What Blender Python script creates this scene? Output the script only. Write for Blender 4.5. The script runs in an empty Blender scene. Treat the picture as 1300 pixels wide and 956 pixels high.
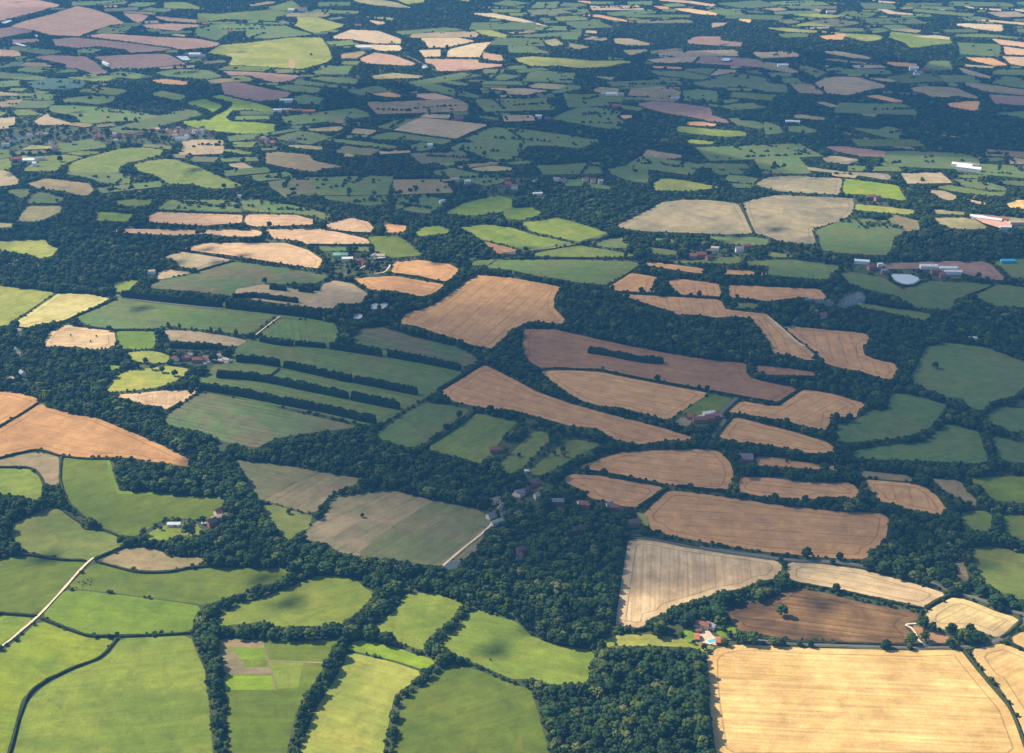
import bpy, bmesh, math, random
import numpy as np
from mathutils import Vector, Matrix
from mathutils.geometry import delaunay_2d_cdt

# ------------------------------------------------------------------ camera, sky, sun, exposure
scene = bpy.context.scene
C = scene.collection
R = math.radians
CAM_H = 900.0
FPX = 1786.0                     # focal length in photograph pixels (1300 wide)
PITCH = math.atan((478 + 280) / FPX)
cam_d = bpy.data.cameras.new("camera"); cam = bpy.data.objects.new("camera", cam_d); C.objects.link(cam)
cam.location = (0, 0, CAM_H); cam.rotation_euler = (math.pi / 2 - PITCH, 0, 0)
cam_d.sensor_width = 36.0; cam_d.lens = 36.0 * FPX / 1300.0
cam_d.clip_start = 1.0; cam_d.clip_end = 200000.0
scene.camera = cam

SUN_EL, SUN_AZ = R(40), math.atan2(-0.90, 0.44)      # azimuth measured from +Y towards +X
world = bpy.data.worlds.new("World"); scene.world = world; world.use_nodes = True
wn = world.node_tree.nodes; wl = world.node_tree.links
sky = wn.new('ShaderNodeTexSky'); sky.sky_type = 'NISHITA'; sky.sun_disc = False
sky.sun_elevation = SUN_EL; sky.sun_rotation = SUN_AZ; sky.altitude = 200; sky.air_density = 1.0; sky.dust_density = 1.0
wl.new(sky.outputs[0], wn['Background'].inputs[0]); wn['Background'].inputs[1].default_value = 0.095
sun_d = bpy.data.lights.new("sun", 'SUN'); sun = bpy.data.objects.new("sun", sun_d); C.objects.link(sun)
sun_d.energy = 4.8; sun_d.angle = R(0.53); sun_d.color = (1.0, 0.88, 0.70)
SD = Vector((math.sin(SUN_AZ) * math.cos(SUN_EL), math.cos(SUN_AZ) * math.cos(SUN_EL), math.sin(SUN_EL)))
sun.rotation_euler = SD.to_track_quat('Z', 'Y').to_euler()
scene.view_settings.view_transform = 'Standard'; scene.view_settings.look = 'None'
scene.view_settings.exposure = 0.88; scene.view_settings.gamma = 1.0; scene.view_settings.use_curve_mapping = False
scene.cycles.transparent_max_bounces = 24; scene.cycles.max_bounces = 5; scene.cycles.diffuse_bounces = 2
scene.cycles.volume_bounces = 1
HAZE_DENSITY = 4.7e-5
HAZE_COLOR = (0.12, 0.44, 0.98)
CLOUD_SIGMA = 0.0029

rnd = random.Random(7); rng = np.random.default_rng(7)

# ------------------------------------------------------------------ where a point of the photograph lies on the ground
CP, SP = math.cos(PITCH), math.sin(PITCH)
def ground(px, py):
    a = (px - 650) / FPX; b = (478 - py) / FPX
    dy = CP + b * SP; dz = -SP + b * CP
    t = CAM_H / -dz
    return (a * t, dy * t)
def project(x, y, z=0.0):
    rz = z - CAM_H
    d = y * CP - rz * SP
    u = y * SP + rz * CP
    return 650 + FPX * x / d, 478 - FPX * u / d
TILE = {}
for r_, oy in zip('ABCD', (650, 440, 220, 0)):
    for c_, ox in enumerate((0, 325, 650, 975)): TILE[r_ + str(c_)] = (ox, oy)
def pts(tile, toks):
    ox, oy = TILE[tile]; out = []
    for t in toks:
        a, b = t.split(':')[0].split(','); out.append((ox + float(a) / 4, oy + float(b) / 4))
    return out

FIELDS = """C0 D2! 1,.1 600,622 1140,660 1310,688 1640,720 1660,760 1500,740 1150,715 600,650
B1 D2! 1,.22 -300,200 -250,135 -210,90 -120,50 -90,-20 350,-10 660,20 1000,90 1050,130 930,222 860,262 740,330 640,392 560,400 340,345 0,285
A0 G1 1,-.25 -160,240 0,238 130,228 300,243 438,254 458,258 330,372 195,520 100,515 0,508 -160,500 # olive trackside meadow
A0 G2 1,-.1 60,60 150,28 200,0 240,-20 290,-18 345,15 400,58 428,92 510,97 597,127 634,170 480,236 440,246 300,232 150,205 100,190 60,130 # meadow above track end
A0 T1 1,.1 500,248 640,188 700,178 820,198 850,228 930,233 1010,223 1045,262 880,292 780,298 680,293 570,268 # brown triangular pasture
A0 G1 1,.05 478,258 560,280 680,309 780,314 880,308 1080,282 1300,288 1470,285 1480,300 1390,360 1300,380 1240,410 1140,440 1040,475 880,452 460,398 333,388 # long olive meadow
A0 B1 1,.08 325,395 460,403 880,456 1030,480 990,530 972,610 600,624 450,621 350,588 210,532 # vivid green meadow
A0 B2 1,-.2 -160,528 0,526 182,541 0,678 -160,790 # small green corner
A0 B2 1,.1 200,552 340,605 450,641 592,644 500,736 380,783 300,818 210,868 110,950 30,1260 -200,1260 -200,870 0,718 100,640 # yellow-green corner meadow
A0 G3 1,-.1 608,643 965,628 985,680 1010,740 1040,800 1045,870 1060,960 1085,1260 60,1260 130,975 228,880 380,798 508,750 # light bottom meadow
A0 G3 1,0 720,145 760,105 850,60 930,55 1000,60 1030,100 1010,130 900,115 850,150 790,140
A1 G3 1,-.3 -215,570 -165,510 -50,455 0,450 100,410 200,370 310,324 430,326 510,347 560,392 605,412 540,490 470,545 450,575 400,572 330,580 240,580 100,585 75,570 30,560 0,560 -60,572 -120,572 -200,590 # curved pale pasture
A1 G1 1,0 -195,645 -60,645 0,660 140,655 300,655 415,642 420,660 380,700 360,780 300,860 240,960 200,1030 150,1260 -130,1260 -150,960 -160,870 -165,760 -190,700 # allotment field
A1 T1! 1,0 -185,648 0,652 40,660 42,690 -175,688
A1 B1! 1,0 -178,690 42,692 60,752 -168,748
A1 T5! 1,0 -172,700 -120,700 -80,745 -62,760 -70,826 -165,826
A1 T5! 1,0 -60,790 80,788 92,828 -68,826
A1 B3! 1,0 -162,832 90,832 104,905 -155,905
A1 T1! 1,0 42,692 52,692 108,905 95,905
A1 T1! 1,0 66,753 365,764 364,770 68,760
A1 G3! 1,-.1 70,764 240,768 215,890 112,900
A1 G3 1,-.1 760,412 900,412 1035,458 1050,470 1030,500 980,560 875,640 868,690 850,705 730,668 660,612 600,620 565,600 640,555 720,490 # middle pale pasture
A1 G3 1,.2 1105,492 1200,522 1300,548 1345,578 1400,628 1500,672 1690,702 1725,722 1700,770 1690,810 1690,870 1480,880 1420,850 1300,850 1150,785 1000,722 935,710 960,650 1040,570 # broad meadow below wood
A1 B3 1,.3 467,684 520,647 640,672 730,695 800,722 928,756 860,806 700,754 463,700 # vivid green strip
A1 G4 1,.3 460,710 700,764 853,817 790,870 700,940 640,1260 205,1260 300,1010 390,865 450,765 # dry lower meadow
A1 G1 1,-.3 988,768 1130,805 1290,868 1400,905 1500,1260 700,1260 740,965 865,868 # green triangular meadow
B1 G2 1,.3 10,800 100,806 250,853 286,862 270,925 215,945 200,985 155,985 115,945 70,900 50,850
B1 G5 1,.3 -110,575 0,588 150,602 330,637 150,715 20,788 -10,775 -30,720 -60,640
B1 T5 1,-.6 332,638 590,682 560,700 470,714 400,740 340,795 305,845 250,845 100,797 20,790 150,717
A1 T5 1,-.5 340,30 390,-50 430,-82 520,-92 640,-107 720,-103 900,-58 1100,-20 1190,20 1215,42 1180,80 1150,130 1135,185 1080,225 1050,245 1000,240 930,280 860,268 740,248 500,222 400,207 380,168 250,143 250,110 290,60 # large mown field
A1 T5 1,-.6 392,130 540,35 700,70 500,220 400,205
A1 G5 1,-.6 705,66 900,-56 1100,-20 1190,20 1150,80 930,276 740,246 505,220
A2 K1 0.02,1 592,137 700,143 820,167 960,190 1300,237 1372,262 1367,300 1330,345 1260,350 1180,388 1060,405 980,435 880,462 800,488 775,520 710,535 700,578 640,592 560,578 527,588 530,530 552,380 572,250 # buff stubble field
A2 W1 1,.06 668,14 700,-20 797,-110 880,-102 1000,-87 1200,-58 1300,-40 1640,-2 1800,2 1888,8 1914,40 1900,128 1860,178 1812,200 1803,243 1700,238 1550,230 1400,213 1300,205 960,152 780,115 745,85 710,100 # wide wheat field
A2 G4 1,0 462,660 520,625 720,622 900,650 960,668 1035,685 1010,708 985,718 920,690 700,680 600,685 520,680 470,695 # narrow farmhouse meadow
A3 Y1 1,.05 -308,735 -260,694 -150,673 0,680 200,692 500,698 700,705 960,698 985,712 1048,792 1112,868 1228,1005 1325,1260 -260,1260 -300,960 -310,830 # yellow stubble field
A3 P1 1,.12 -250,520 -200,492 -100,462 0,450 60,420 110,385 170,389 330,424 450,455 600,485 700,500 768,515 758,553 710,563 693,583 733,625 760,668 600,665 400,660 100,648 0,628 -100,610 -160,600 -180,560 # brown ploughed field
A3 P2 1,.2 728,576 760,576 860,612 940,640 955,672 812,672 772,640 # small brown triangle
A3 K2 1,.2 102,252 250,262 470,292 640,337 800,382 915,420 800,486 700,471 560,441 400,406 240,376 122,353 93,330 # buff roadside field
A3 K3 1,-.5 948,428 1050,462 1160,507 1275,542 1265,570 1180,632 1150,635 1050,598 960,595 860,598 793,550 812,503 860,473 # rough buff field
A3 Y2 1,-.4 1222,648 1300,605 1500,560 1500,800 1300,695 # corner stubble
A3 Y2 1,-.5 1022,702 1188,668 1300,712 1420,760 1550,1260 1345,1260 1250,1005 1153,855 1110,832 # lower right stubble
A3 G2 1,.2 1052,182 1140,172 1300,217 1480,260 1480,520 1300,457 1150,392 1100,362 1060,300 1032,225
A3 G2 1,.2 1192,12 1480,12 1480,190 1300,158 1210,110 1192,60
A3 T1 1,.2 952,240 1000,260 1020,340 1000,385 962,330
B0 O1 1,-.4 -260,225 0,228 80,232 200,268 190,288 0,402 -260,560
B0 O1 1,.2 -260,580 0,417 208,288 240,312 400,350 500,367 620,417 720,457 770,482 820,502 940,562 1012,605 1008,613 900,606 830,590 740,586 700,570 560,560 420,565 310,550 200,520 100,537 0,560 -260,620
B0 T1 1,0 -260,640 0,578 100,552 200,536 300,562 300,700 240,708 215,670 150,612 0,608 -260,610
B0 G3 1,-.1 -260,622 0,620 150,624 198,662 218,710 208,770 236,800 200,800 160,785 120,765 0,750 -260,740
B0 G1 1,-.3 317,564 545,577 560,600 600,753 860,755 1100,762 1148,770 1115,830 1075,880 1030,885 900,872 830,880 760,925 705,965 600,958 510,915 490,880 430,865 400,838 345,780 312,690
B0 B1 1,0 540,578 560,578 580,660 610,735 860,745 860,755 600,752 560,680
B0 G4 1,0 512,223 600,152 640,122 740,112 850,98 960,112 950,140 870,188 800,208 700,222 560,232
B0 K1 .1,-1 545,247 700,238 850,222 978,217 1000,235 930,282 850,323 800,303 740,298 650,268 580,255
B0 D1 1,.2 805,380 920,302 1010,242 1050,236 1300,284 1500,332 1820,407 1750,420 1580,438 1400,468 1340,498 1300,518 1150,488 1000,428 880,408
B1 D2 1,.22 -290,150 -200,170 0,190 230,235 480,285 700,327 620,375 480,345 340,318 0,238 -250,192 -290,190
B1 D2 1,.22 -100,95 0,102 110,117 90,140 250,167 480,212 820,260 740,298 480,248 0,143 -100,122
B1 D2 1,.22 -110,0 -60,-20 -40,-45 150,-25 350,3 600,47 880,92 1040,132 920,217 860,242 820,222 480,148 140,78 0,40 -80,28
B1 D1 1,.22 480,-20 540,-98 660,-93 800,-48 1010,0 1080,32 1140,75 1050,105 900,58 780,33 640,13
C1 D2 .2,1 12,822 122,738 300,752 398,762 416,800 418,858 360,868 200,848 30,830
C0 D2 1,.08 350,750 592,645 700,652 900,672 1150,697 1400,717 1380,738 1290,806 1240,822 1170,812 1000,797 860,777 820,782 780,790 580,792 440,773 405,750
B1 D3 1,-.6 862,284 1000,302 1088,322 1060,350 960,415 830,508 760,512 650,478 603,450 700,382 790,322
B1 G2 1,-.6 1115,337 1290,377 1330,387 1260,450 1230,500 1190,560 1150,600 1020,560 880,530 853,520 960,448 1050,382
B2 G2 1,-.5 10,528 100,440 130,422 180,442 190,478 100,568 80,598 0,648 -50,640 -60,600
B2 G2 1,-.4 100,622 210,532 300,472 460,492 420,518 330,558 230,618 150,655 75,648
B2 W1 1,.3 -368,235 -140,93 0,162 120,228 300,292 500,347 700,397 938,467 890,478 790,475 720,487 650,498 520,472 430,415 300,405 140,360 60,340 0,322 -120,317 -288,283
B2 W1 1,.2 143,124 300,121 450,131 600,162 760,193 900,218 1003,239 790,375 700,350 550,312 440,300 350,275 240,210 183,162
B2 G1 1,-.4 1008,241 1130,264 1090,300 1050,330 950,350 900,345 850,345 930,290
B2 T1 1,-.4 822,385 860,360 920,365 900,408 850,400
B2 P3 1,.15 48,20 62,-90 220,-85 330,-60 600,0 900,55 1190,85 1190,130 1210,160 1300,183 1445,212 1430,238 1340,284 1300,274 1100,240 900,202 700,165 450,118 200,107 130,110 70,60
B2 P3 1,.15 1232,98 1420,112 1560,136 1563,149 1450,147 1300,144 1240,125
B3 W1 1,-.5 -218,330 -140,277 0,300 57,304 185,217 330,242 498,292 455,330 450,358 380,366 320,350 310,400 290,432 200,408 120,388 60,373 0,362 -130,343
B3 W1 1,.2 -258,460 -170,357 0,402 130,434 300,487 353,525 340,537 220,545 100,520 0,500 -150,487
B3 W1 1,.15 -68,556 0,562 200,592 370,612 392,633 250,625 0,608 -60,606
B3 W1 1,.1 -173,735 -138,662 0,667 200,690 430,694 493,775 280,762 200,785 100,770 0,765 -90,752
B3 W1 .25,1 487,675 780,702 860,762 908,830 898,863 830,848 700,825 630,797 562,797 547,750 502,720
B3 D3 1,.3 343,480 353,400 400,392 450,372 530,322 600,330 625,238 750,248 918,302 880,340 868,370 820,418 700,458 550,478 400,488
B3 D3 1,-.1 402,540 500,518 800,482 860,432 902,392 1068,432 1098,520 1126,598 1000,591 850,586 600,576 442,568
B3 D3 1,.1 712,190 762,82 800,2 900,-15 1050,-8 1120,12 1300,77 1480,125 1480,180 1300,208 1250,252 1180,266 1130,288 1108,318 1060,326 992,288 980,263 900,258 850,228 800,218 780,198
B3 D3 1,.2 1113,342 1180,303 1300,313 1480,333 1480,445 1300,432 1232,437 1192,408 1133,390
B3 D3 1,.2 1133,453 1300,492 1480,522 1480,600 1222,588 1163,560 1152,500
B3 T1 1,.1 462,632 700,652 748,688 600,678 472,665
B3 T1 1,.4 805,667 978,682 998,722 1058,782 1055,818 980,778 900,738
B3 G3 1,0 1003,668 1300,658 1480,658 1480,800 1300,797 1150,787 1083,720
B3 G2 1,0 982,842 1100,832 1138,860 1128,958 1060,938 1000,918 977,890
B2 W1 1,.1 333,620 362,602 450,572 560,538 700,528 1000,521 1058,538 1108,592 1127,650 1103,732 1000,732 800,702 550,652 470,638 352,630
B2 W1 1,.15 253,680 292,648 450,658 600,688 778,718 700,788 640,817 560,812 500,792 382,768 382,740 332,720
C0 G4 1,-.3 -260,550 0,572 280,607 30,778 -260,765
C0 K4 1,-.3 300,608 450,614 558,637 540,648 330,750 180,768 170,783 42,783
C0 K1 1,0 255,803 300,792 335,768 430,787 580,802 590,870 540,895 460,895 380,882 270,882 212,877
C0 B1 1,0 592,803 780,803 793,868 780,892 690,897 610,892
C0 T3 1,.12 833,797 980,802 1150,827 1262,852 1200,882 1080,868 900,853 853,848
C0 D1 1,-.1 748,578 800,547 960,517 1190,450 1300,462 1500,492 1662,522 1620,560 1500,560 1340,570 1230,598 1190,618 1180,626 1000,603 800,588
C1 T3 1,.08 -100,590 40,564 180,587 320,600 345,562 390,542 490,562 572,615 530,662 430,662 385,688 330,688 0,647 -110,622
C0 T3 1,-.1 803,502 870,490 958,502 965,510 803,543
C0 T3 1,0 833,425 920,398 1178,440 1000,503 980,488 912,478 882,440
C0 W2 1,.05 918,384 1040,355 1300,355 1450,355 1570,393 1637,440 1622,485 1520,473 1400,453 1300,437 1170,417 1000,398
C0 W2 1,.02 523,292 640,282 850,287 1300,288 1355,310 1290,322 1150,322 1040,308 900,317 640,303
C0 W2 1,0 743,230 793,198 1000,205 1233,213 1228,253 1100,260 1040,267 900,258 743,248
C1 W2 1,0 -52,210 0,210 200,212 342,250 300,260 140,267 0,272 -60,258
C1 W2 1,.05 48,287 330,283 430,303 560,333 582,358 300,362 262,362 222,343 82,332
C1 W2 1,-.2 348,262 480,227 570,247 608,290 598,302 500,298 362,283
C1 W1 1,0 642,257 760,264 768,280 740,302 662,302
C0 D2 1,0 793,183 862,137 1178,137 1223,175 1228,198 1000,193
C0 D3 1,.1 1213,142 1300,132 1460,157 1692,212 1660,238 1530,208 1300,197 1240,187
C0 B1 1,0 483,240 503,197 678,207 668,228 640,247
C0 G1 1,0 563,150 603,137 778,132 758,163 680,172
C0 G4 1,0 -260,350 0,347 228,337 245,365 298,385 270,418 210,437 170,418 0,393 -260,390
C0 T4 1,0 78,245 142,167 308,167 312,195 240,228 200,247
C0 G3 1,0 573,550 698,542 706,555 670,573 658,598 602,608 577,580
C0 T4 1,0 -200,250 0,252 108,262 118,270 0,278 -200,280
C0 D3 1,.1 23,92 110,75 250,107 328,126 298,153 142,153 92,120
C0 T1 1,.1 133,52 240,27 450,52 477,85 450,113 400,113 330,93 200,80
C0 T3 1,0 -200,-20 0,-20 60,0 98,40 88,58 0,66 -200,60
C0 D3 1,.1 323,0 420,-8 620,0 717,40 640,58 500,48 470,30 410,18
C1 G2 1,0 133,72 200,67 318,77 308,103 270,116 180,103 133,93
C1 D3 1,.1 343,120 440,80 540,87 657,117 672,150 600,168 480,153 353,133
C1 D3 1,.1 703,178 722,122 830,107 948,132 962,160 900,188 880,207 800,198
C1 B1 1,-.2 963,203 1050,152 1230,112 1300,132 1300,178 1240,198 1110,217 1000,212
C1 G3 1,.2 1033,275 1170,261 1300,277 1400,312 1520,337 1635,360 1540,378 1400,393 1380,398 1300,373 1200,348 1140,337 1082,300
C1 P3 1,.2 1153,347 1300,382 1355,400 1300,412 1228,412
C1 G3 1,0 803,303 850,272 930,267 995,298 950,308 832,322
C1 G1 1,.2 568,322 700,320 760,342 800,382 845,418 780,423 690,432 622,400 592,360
C1 D2 1,0 303,374 600,377 636,398 560,398 440,393 342,398
C1 W1 1,.15 703,450 830,442 980,462 1032,490 1000,528 965,552 830,527 702,507 685,498
C1 W1 1,.15 493,535 700,523 850,548 963,567 930,598 850,629 700,597 600,597 572,588
C1 D2 1,0 1063,460 1130,442 1218,437 1178,468 1110,473
C2 D2 1,.05 -135,480 -70,441 200,440 500,444 677,450 610,493 480,570 400,562 330,557 240,538 120,522 0,493
C1 W1 1,-.85 723,765 762,714 900,672 1000,602 1130,515 1300,532 1548,577 1512,640 1517,690 1595,770 1480,760 1390,752 1300,795 1240,855 1190,895 1080,868 1000,838 900,808 820,778
C2 K5 1,.15 523,265 640,217 700,182 760,148 900,132 1050,142 1148,157 1187,230 1222,308 1100,312 980,307 850,302 700,297 640,292 560,282
C3 K5 1,.15 -127,152 -80,134 40,112 250,120 428,127 438,160 428,205 380,238 230,283 243,362 150,357 60,347 0,322 -60,307 -88,280 -108,220
C3 K5 1,.1 -73,60 0,20 120,15 378,27 367,110 200,103 60,93 0,78
C3 B2 1,.12 387,27 500,42 658,62 707,143 600,128 480,108 377,108
C3 G4 1,0 443,157 600,172 743,187 738,213 600,203 443,188
C3 T1 1,0 643,212 760,242 772,288 700,297 603,240
C3 D3 1,0 243,295 360,243 440,228 640,243 697,300 640,330 617,417 500,417 273,397
C2 G4 1,.1 718,50 762,27 850,32 1057,72 900,93 722,88
C2 B1 1,0 -50,182 0,177 100,174 148,200 138,213 60,237 0,237 -40,232
C2 G3 1,.2 30,255 230,228 380,267 495,310 400,342 330,347 230,327 100,297
C2 G2 1,.02 63,420 200,388 340,368 560,402 635,415 580,427 300,427
C2 D2 1,0 403,360 520,327 570,322 560,350 598,370 580,383 480,378
C2 D3 1,0 693,377 780,387 857,400 840,418 720,413
C2 D3 1,0 983,322 1250,327 1300,337 1300,367 1150,367 1050,347
C2 D3 1,0 703,327 820,337 828,358 703,338
C2 G2 1,0 753,442 900,447 1040,432 1157,422 1163,463 1000,458 840,460
C2 G2 1,0 1193,442 1300,442 1400,452 1378,478 1192,468
C2 W1 1,.1 663,465 722,452 980,487 988,513 900,503 740,478
C2 W1 1,.05 1013,502 1100,492 1280,502 1298,520 1200,518 1050,513
C2 W1 1,-.5 488,580 602,507 758,532 768,548 720,550 710,590 738,608 640,603 520,598
C2 W1 .1,1 783,547 850,538 1048,562 1067,628 862,618 832,600
C2 W1 1,.05 1102,565 1300,578 1560,588 1597,630 1588,648 1460,632 1360,642 1300,652 1200,637 1102,632
C2 W1 .35,1 535,614 860,632 1060,644 1085,692 1300,718 1330,752 1400,822 1490,882 1558,940 1556,953 1480,948 1400,922 1322,920 1312,880 1262,800 1212,738 1150,730 1090,730 1040,735 950,720 840,720 800,700 650,652
C3 W1 .35,1 73,777 250,790 498,814 520,850 480,880 490,925 540,945 640,967 665,1010 620,1057 580,1042 450,1002 400,998 292,968 242,908 152,843
C2 G2 1,0 1093,652 1288,667 1288,688 1130,688
C3 G2 1,0 0,402 98,407 128,428 0,428
C3 D3 1,.02 0,442 130,440 360,472 377,490 320,508 308,538 260,542 0,518
C3 D3 1,.1 373,512 420,503 590,533 680,592 760,563 820,548 1050,558 1145,570 1080,598 952,640 932,697 760,687 640,622 500,592 402,558
C3 D3 1,.1 1163,562 1300,582 1480,605 1480,690 1160,677 1043,625 1103,597
C3 P4 1,0 563,462 760,452 980,447 1108,452 1148,480 1215,548 1100,537 980,507 860,487 750,487 602,488
C3 D3 1,0 1133,452 1300,432 1480,442 1480,540 1232,532 1183,480
C3 G2 1,.15 453,657 600,682 780,707 837,720 798,752 700,727 600,707 452,678
C3 T4 1,0 843,227 1000,227 1060,242 1127,283 1000,287 920,278 872,260
C3 T3 1,0 793,82 900,92 967,120 930,143 880,128
C3 G2 1,0 823,67 930,62 1130,97 1217,92 1188,118 1050,108 970,98 900,85
C3 D3 1,0 933,32 1080,32 1217,80 1198,93 1050,78 983,68 963,42
C3 W2 1,0 987,127 1107,151 1107,163 1050,153
C3 Y2 1,0 1203,160 1262,137 1480,147 1480,190 1232,178
C3 T4 1,0 833,182 1100,212 1300,232 1480,242 1480,260 1260,253 1170,228 1030,213 853,208
C3 B1 1,0 573,827 640,842 687,858 602,848
D0 W3 1,-.05 -200,-20 0,-5 200,2 325,30 250,43 200,58 0,107 -200,140
D0 W3 1,0 53,135 110,112 250,77 390,32 470,47 560,77 635,120 560,128 430,172 400,186 250,178 160,153
D0 W3 1,0 623,67 700,70 757,82 720,113 700,118 662,100
D0 W3 1,0 773,87 800,84 1007,102 998,118 850,108
D0 W3 1,0 723,127 850,120 1012,127 998,138 940,143 900,158 800,148 742,143
D0 W3 1,.05 433,185 530,170 780,187 1000,197 1117,220 1098,238 920,253 860,240 602,206
D0 P4 1,.05 262,200 380,192 600,212 876,250 820,260 660,270 640,253 500,236 400,245 282,233
D0 P4 1,0 473,290 640,278 850,275 917,310 946,328 830,338 720,348 612,348 562,352 522,310
D0 P4 1,.05 158,290 260,282 430,287 488,320 518,350 556,370 490,382 402,353 332,343 332,325 202,300
D0 P4 1,0 -200,150 0,147 60,137 176,160 60,183 0,193 -200,200
D0 P4 1,0 62,202 188,197 198,213 62,223
D0 W3 1,0 -100,250 0,252 88,257 117,288 0,288 -100,290
D0 D3 1,0 -200,360 0,367 130,377 247,395 200,413 0,398 -200,390
D0 D4 1,0 133,420 262,397 437,407 428,443 330,457 172,452
D0 G2 1,0 833,12 940,12 1047,48 833,43
D0 G1 1,0 1003,67 1110,72 1280,57 1400,52 1400,108 1140,98 1002,118
D0 D2 1,0 1003,132 1130,122 1300,122 1300,158 1180,158 1100,207 983,180
D1 G4 1,-.02 -247,270 -180,230 0,214 180,192 332,192 372,250 387,300 358,318 230,352 120,345 0,337 -138,332 -118,290
D1 T2 0,1 160,345 170,300 190,290 200,345
D0 D3 1,0 783,370 900,352 1050,357 1137,390 1060,406 850,388
D0 W1 1,0 763,410 840,402 957,417 948,433 830,428
D0 P4 1,0 1133,362 1300,367 1400,377 1400,388 1160,383
D0 P4 1,.1 1123,420 1200,417 1360,452 1497,475 1430,503 1320,518 1133,480
D0 G2 1,0 763,478 820,462 947,487 918,513 783,488
D0 B1 1,0 923,525 1040,503 1135,540 1080,572 1042,550
D0 B2 1,0 903,620 1060,607 1173,547 1183,522 1063,492 1120,482 1300,527 1400,555 1300,558 1180,562 1147,600 1178,618 1300,623 1400,632 1390,678 1250,683 1100,668 1000,653
D0 D2 1,0 253,537 380,537 540,547 817,590 750,613 600,618 440,632 402,618 382,590 253,568
D0 D2 1,0 273,520 350,497 470,487 587,492 570,518 500,532 400,523
D0 T3 1,0 753,623 810,594 927,605 850,628
D0 T3 1,0 173,618 240,577 260,597 387,633 200,638
D0 T1 1,0 -200,460 0,467 138,482 130,488 0,488 -200,480
D0 T1 1,0 143,540 228,512 220,538 170,553
D0 G2 1,0 73,562 130,557 228,585 80,588
D0 G2 1,0 343,848 380,822 600,757 720,747 827,762 820,788 740,808 640,832 602,858 610,878 360,878
D0 G2 1,0 673,840 760,817 870,807 1000,847 1100,892 1238,945 1150,962 1050,957 980,937 850,937 802,898 700,868
D0 G2 1,0 103,870 230,792 330,787 427,800 340,828 280,872
D0 T4 1,0 103,763 160,737 280,747 297,755 200,758
D0 G2 1,0 -100,810 0,812 50,802 60,858 0,868 -100,870
D0 G1 1,0 333,780 400,767 507,772 500,783 400,793
D0 G2 1,0 1093,760 1140,757 1297,775 1250,788 1150,770
D0 T3 1,0 1143,837 1240,827 1300,862 1300,878 1250,868
D1 G1 1,0 -50,62 100,47 187,70 60,98 -50,98
D1 G1 1,0 -40,48 100,30 180,2 228,40 160,58 60,42
D1 G4 1,0 203,87 310,72 320,92 456,130 400,148 300,172 250,153 192,130 212,115
D1 D2 1,0 -50,127 150,132 200,152 296,176 180,188 50,198 -50,188
D1 K6 1,0 383,188 480,152 620,157 737,200 737,223 600,222 500,203 400,198
D1 K6 1,0 503,227 730,231 747,260 640,260 503,238
D1 T2 1,0 433,277 540,260 558,270 510,298 433,298
D1 W3 1,0 518,303 600,268 700,282 815,325 780,336 560,323
D1 K6 1,0 833,198 880,177 1000,187 1117,210 960,243 872,243 862,218
D1 K6 1,0 828,256 938,252 938,288 850,292
D1 K6 1,0 963,290 980,252 1100,223 1197,214 1158,253 1138,292
D1 W3 1,0 1153,267 1248,282 1257,308 1230,313 1152,298
D1 W3 1,0 852,300 1128,304 1130,320 1287,332 1200,343 1050,362 922,362 902,330 862,320
D1 W2 1,0 563,102 650,112 657,120 620,128
D1 G4 1,0 548,85 697,92 697,104 600,95
D1 T4 1,0 483,5 560,-10 700,10 797,43 700,38 600,28
D1 G4 1,0 683,-10 860,-10 850,13 770,23
D1 T4 1,0 920,-20 1060,-10 1097,13
D1 K6 1,.1 1083,69 1200,67 1350,97 1497,137 1300,108
D1 W1 1,0 1113,120 1180,127 1197,143 1120,133
D1 G4 1,.1 1103,152 1190,152 1277,180 1268,198 1150,178
D1 T4 1,0 583,387 700,372 867,389 820,398 602,403
D1 P4 1,0 -20,367 60,372 226,387 170,413 100,422 60,413 -20,390
D1 D3 1,0 273,400 340,390 517,402 512,428 400,423
D1 D3 1,0 173,428 210,407 507,446 490,453
D1 D3 1,0 83,437 200,433 347,452 300,475 150,463
D1 D3 1,0 183,497 240,480 347,500 318,532 212,528
D1 B2 1,0 -20,520 70,545 88,568 60,573 -20,563
D1 B1 1,0 123,615 250,611 258,628 180,633
D1 P4 1,0 283,606 400,600 456,615 440,628 320,618
D1 T4 1,0 243,657 420,642 447,650 420,668 300,668
D1 W1 1,0 563,467 660,464 757,490 700,498 600,483
D1 W2 1,0 783,488 850,474 920,477 1002,500 998,513 900,512
D1 D2 1,.1 813,430 900,427 1000,452 1165,495 1150,503 1000,488 880,463
D1 D2 1,0 923,420 980,411 1095,430 1060,438
D1 D3 1,0 1173,390 1230,377 1350,387 1250,413
D1 T3 1,0 1192,445 1300,451 1300,464 1190,455
D1 T3 1,.05 693,665 790,612 840,598 930,607 1187,636 1100,668 1018,707 850,687
D1 D3 1,-.1 603,650 720,607 836,598 688,660
D1 T3 1,0 478,678 502,652 637,666 570,687
D1 D3 1,0 575,693 680,672 840,692 998,713 958,737 800,713 600,708
D1 D2 1,0 333,710 400,707 560,722 727,746 700,758 500,738
D1 T4 1,0 153,741 230,737 367,751 330,763 200,753
D1 T1 1,0 48,780 120,773 270,787 290,817 446,850 340,858 300,878 180,858 48,830
D1 D2 1,.1 978,755 1040,727 1113,727 1063,706 1200,648 1300,651 1550,683 1750,716 1640,757 1500,742 1380,742 1318,800 1417,830 1300,838 1150,798 1080,768 1000,768
D1 T4 1,0 1083,860 1200,842 1300,852 1300,868 1150,873
D1 G2 1,0 913,825 1000,824 1037,830 960,848
D1 T4 1,0 403,785 470,782 527,795 450,798
D1 D2 1,0 1093,582 1237,601 1228,613 1130,598
D1 D2 1,0 1193,576 1290,576 1290,589 1230,589
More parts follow.
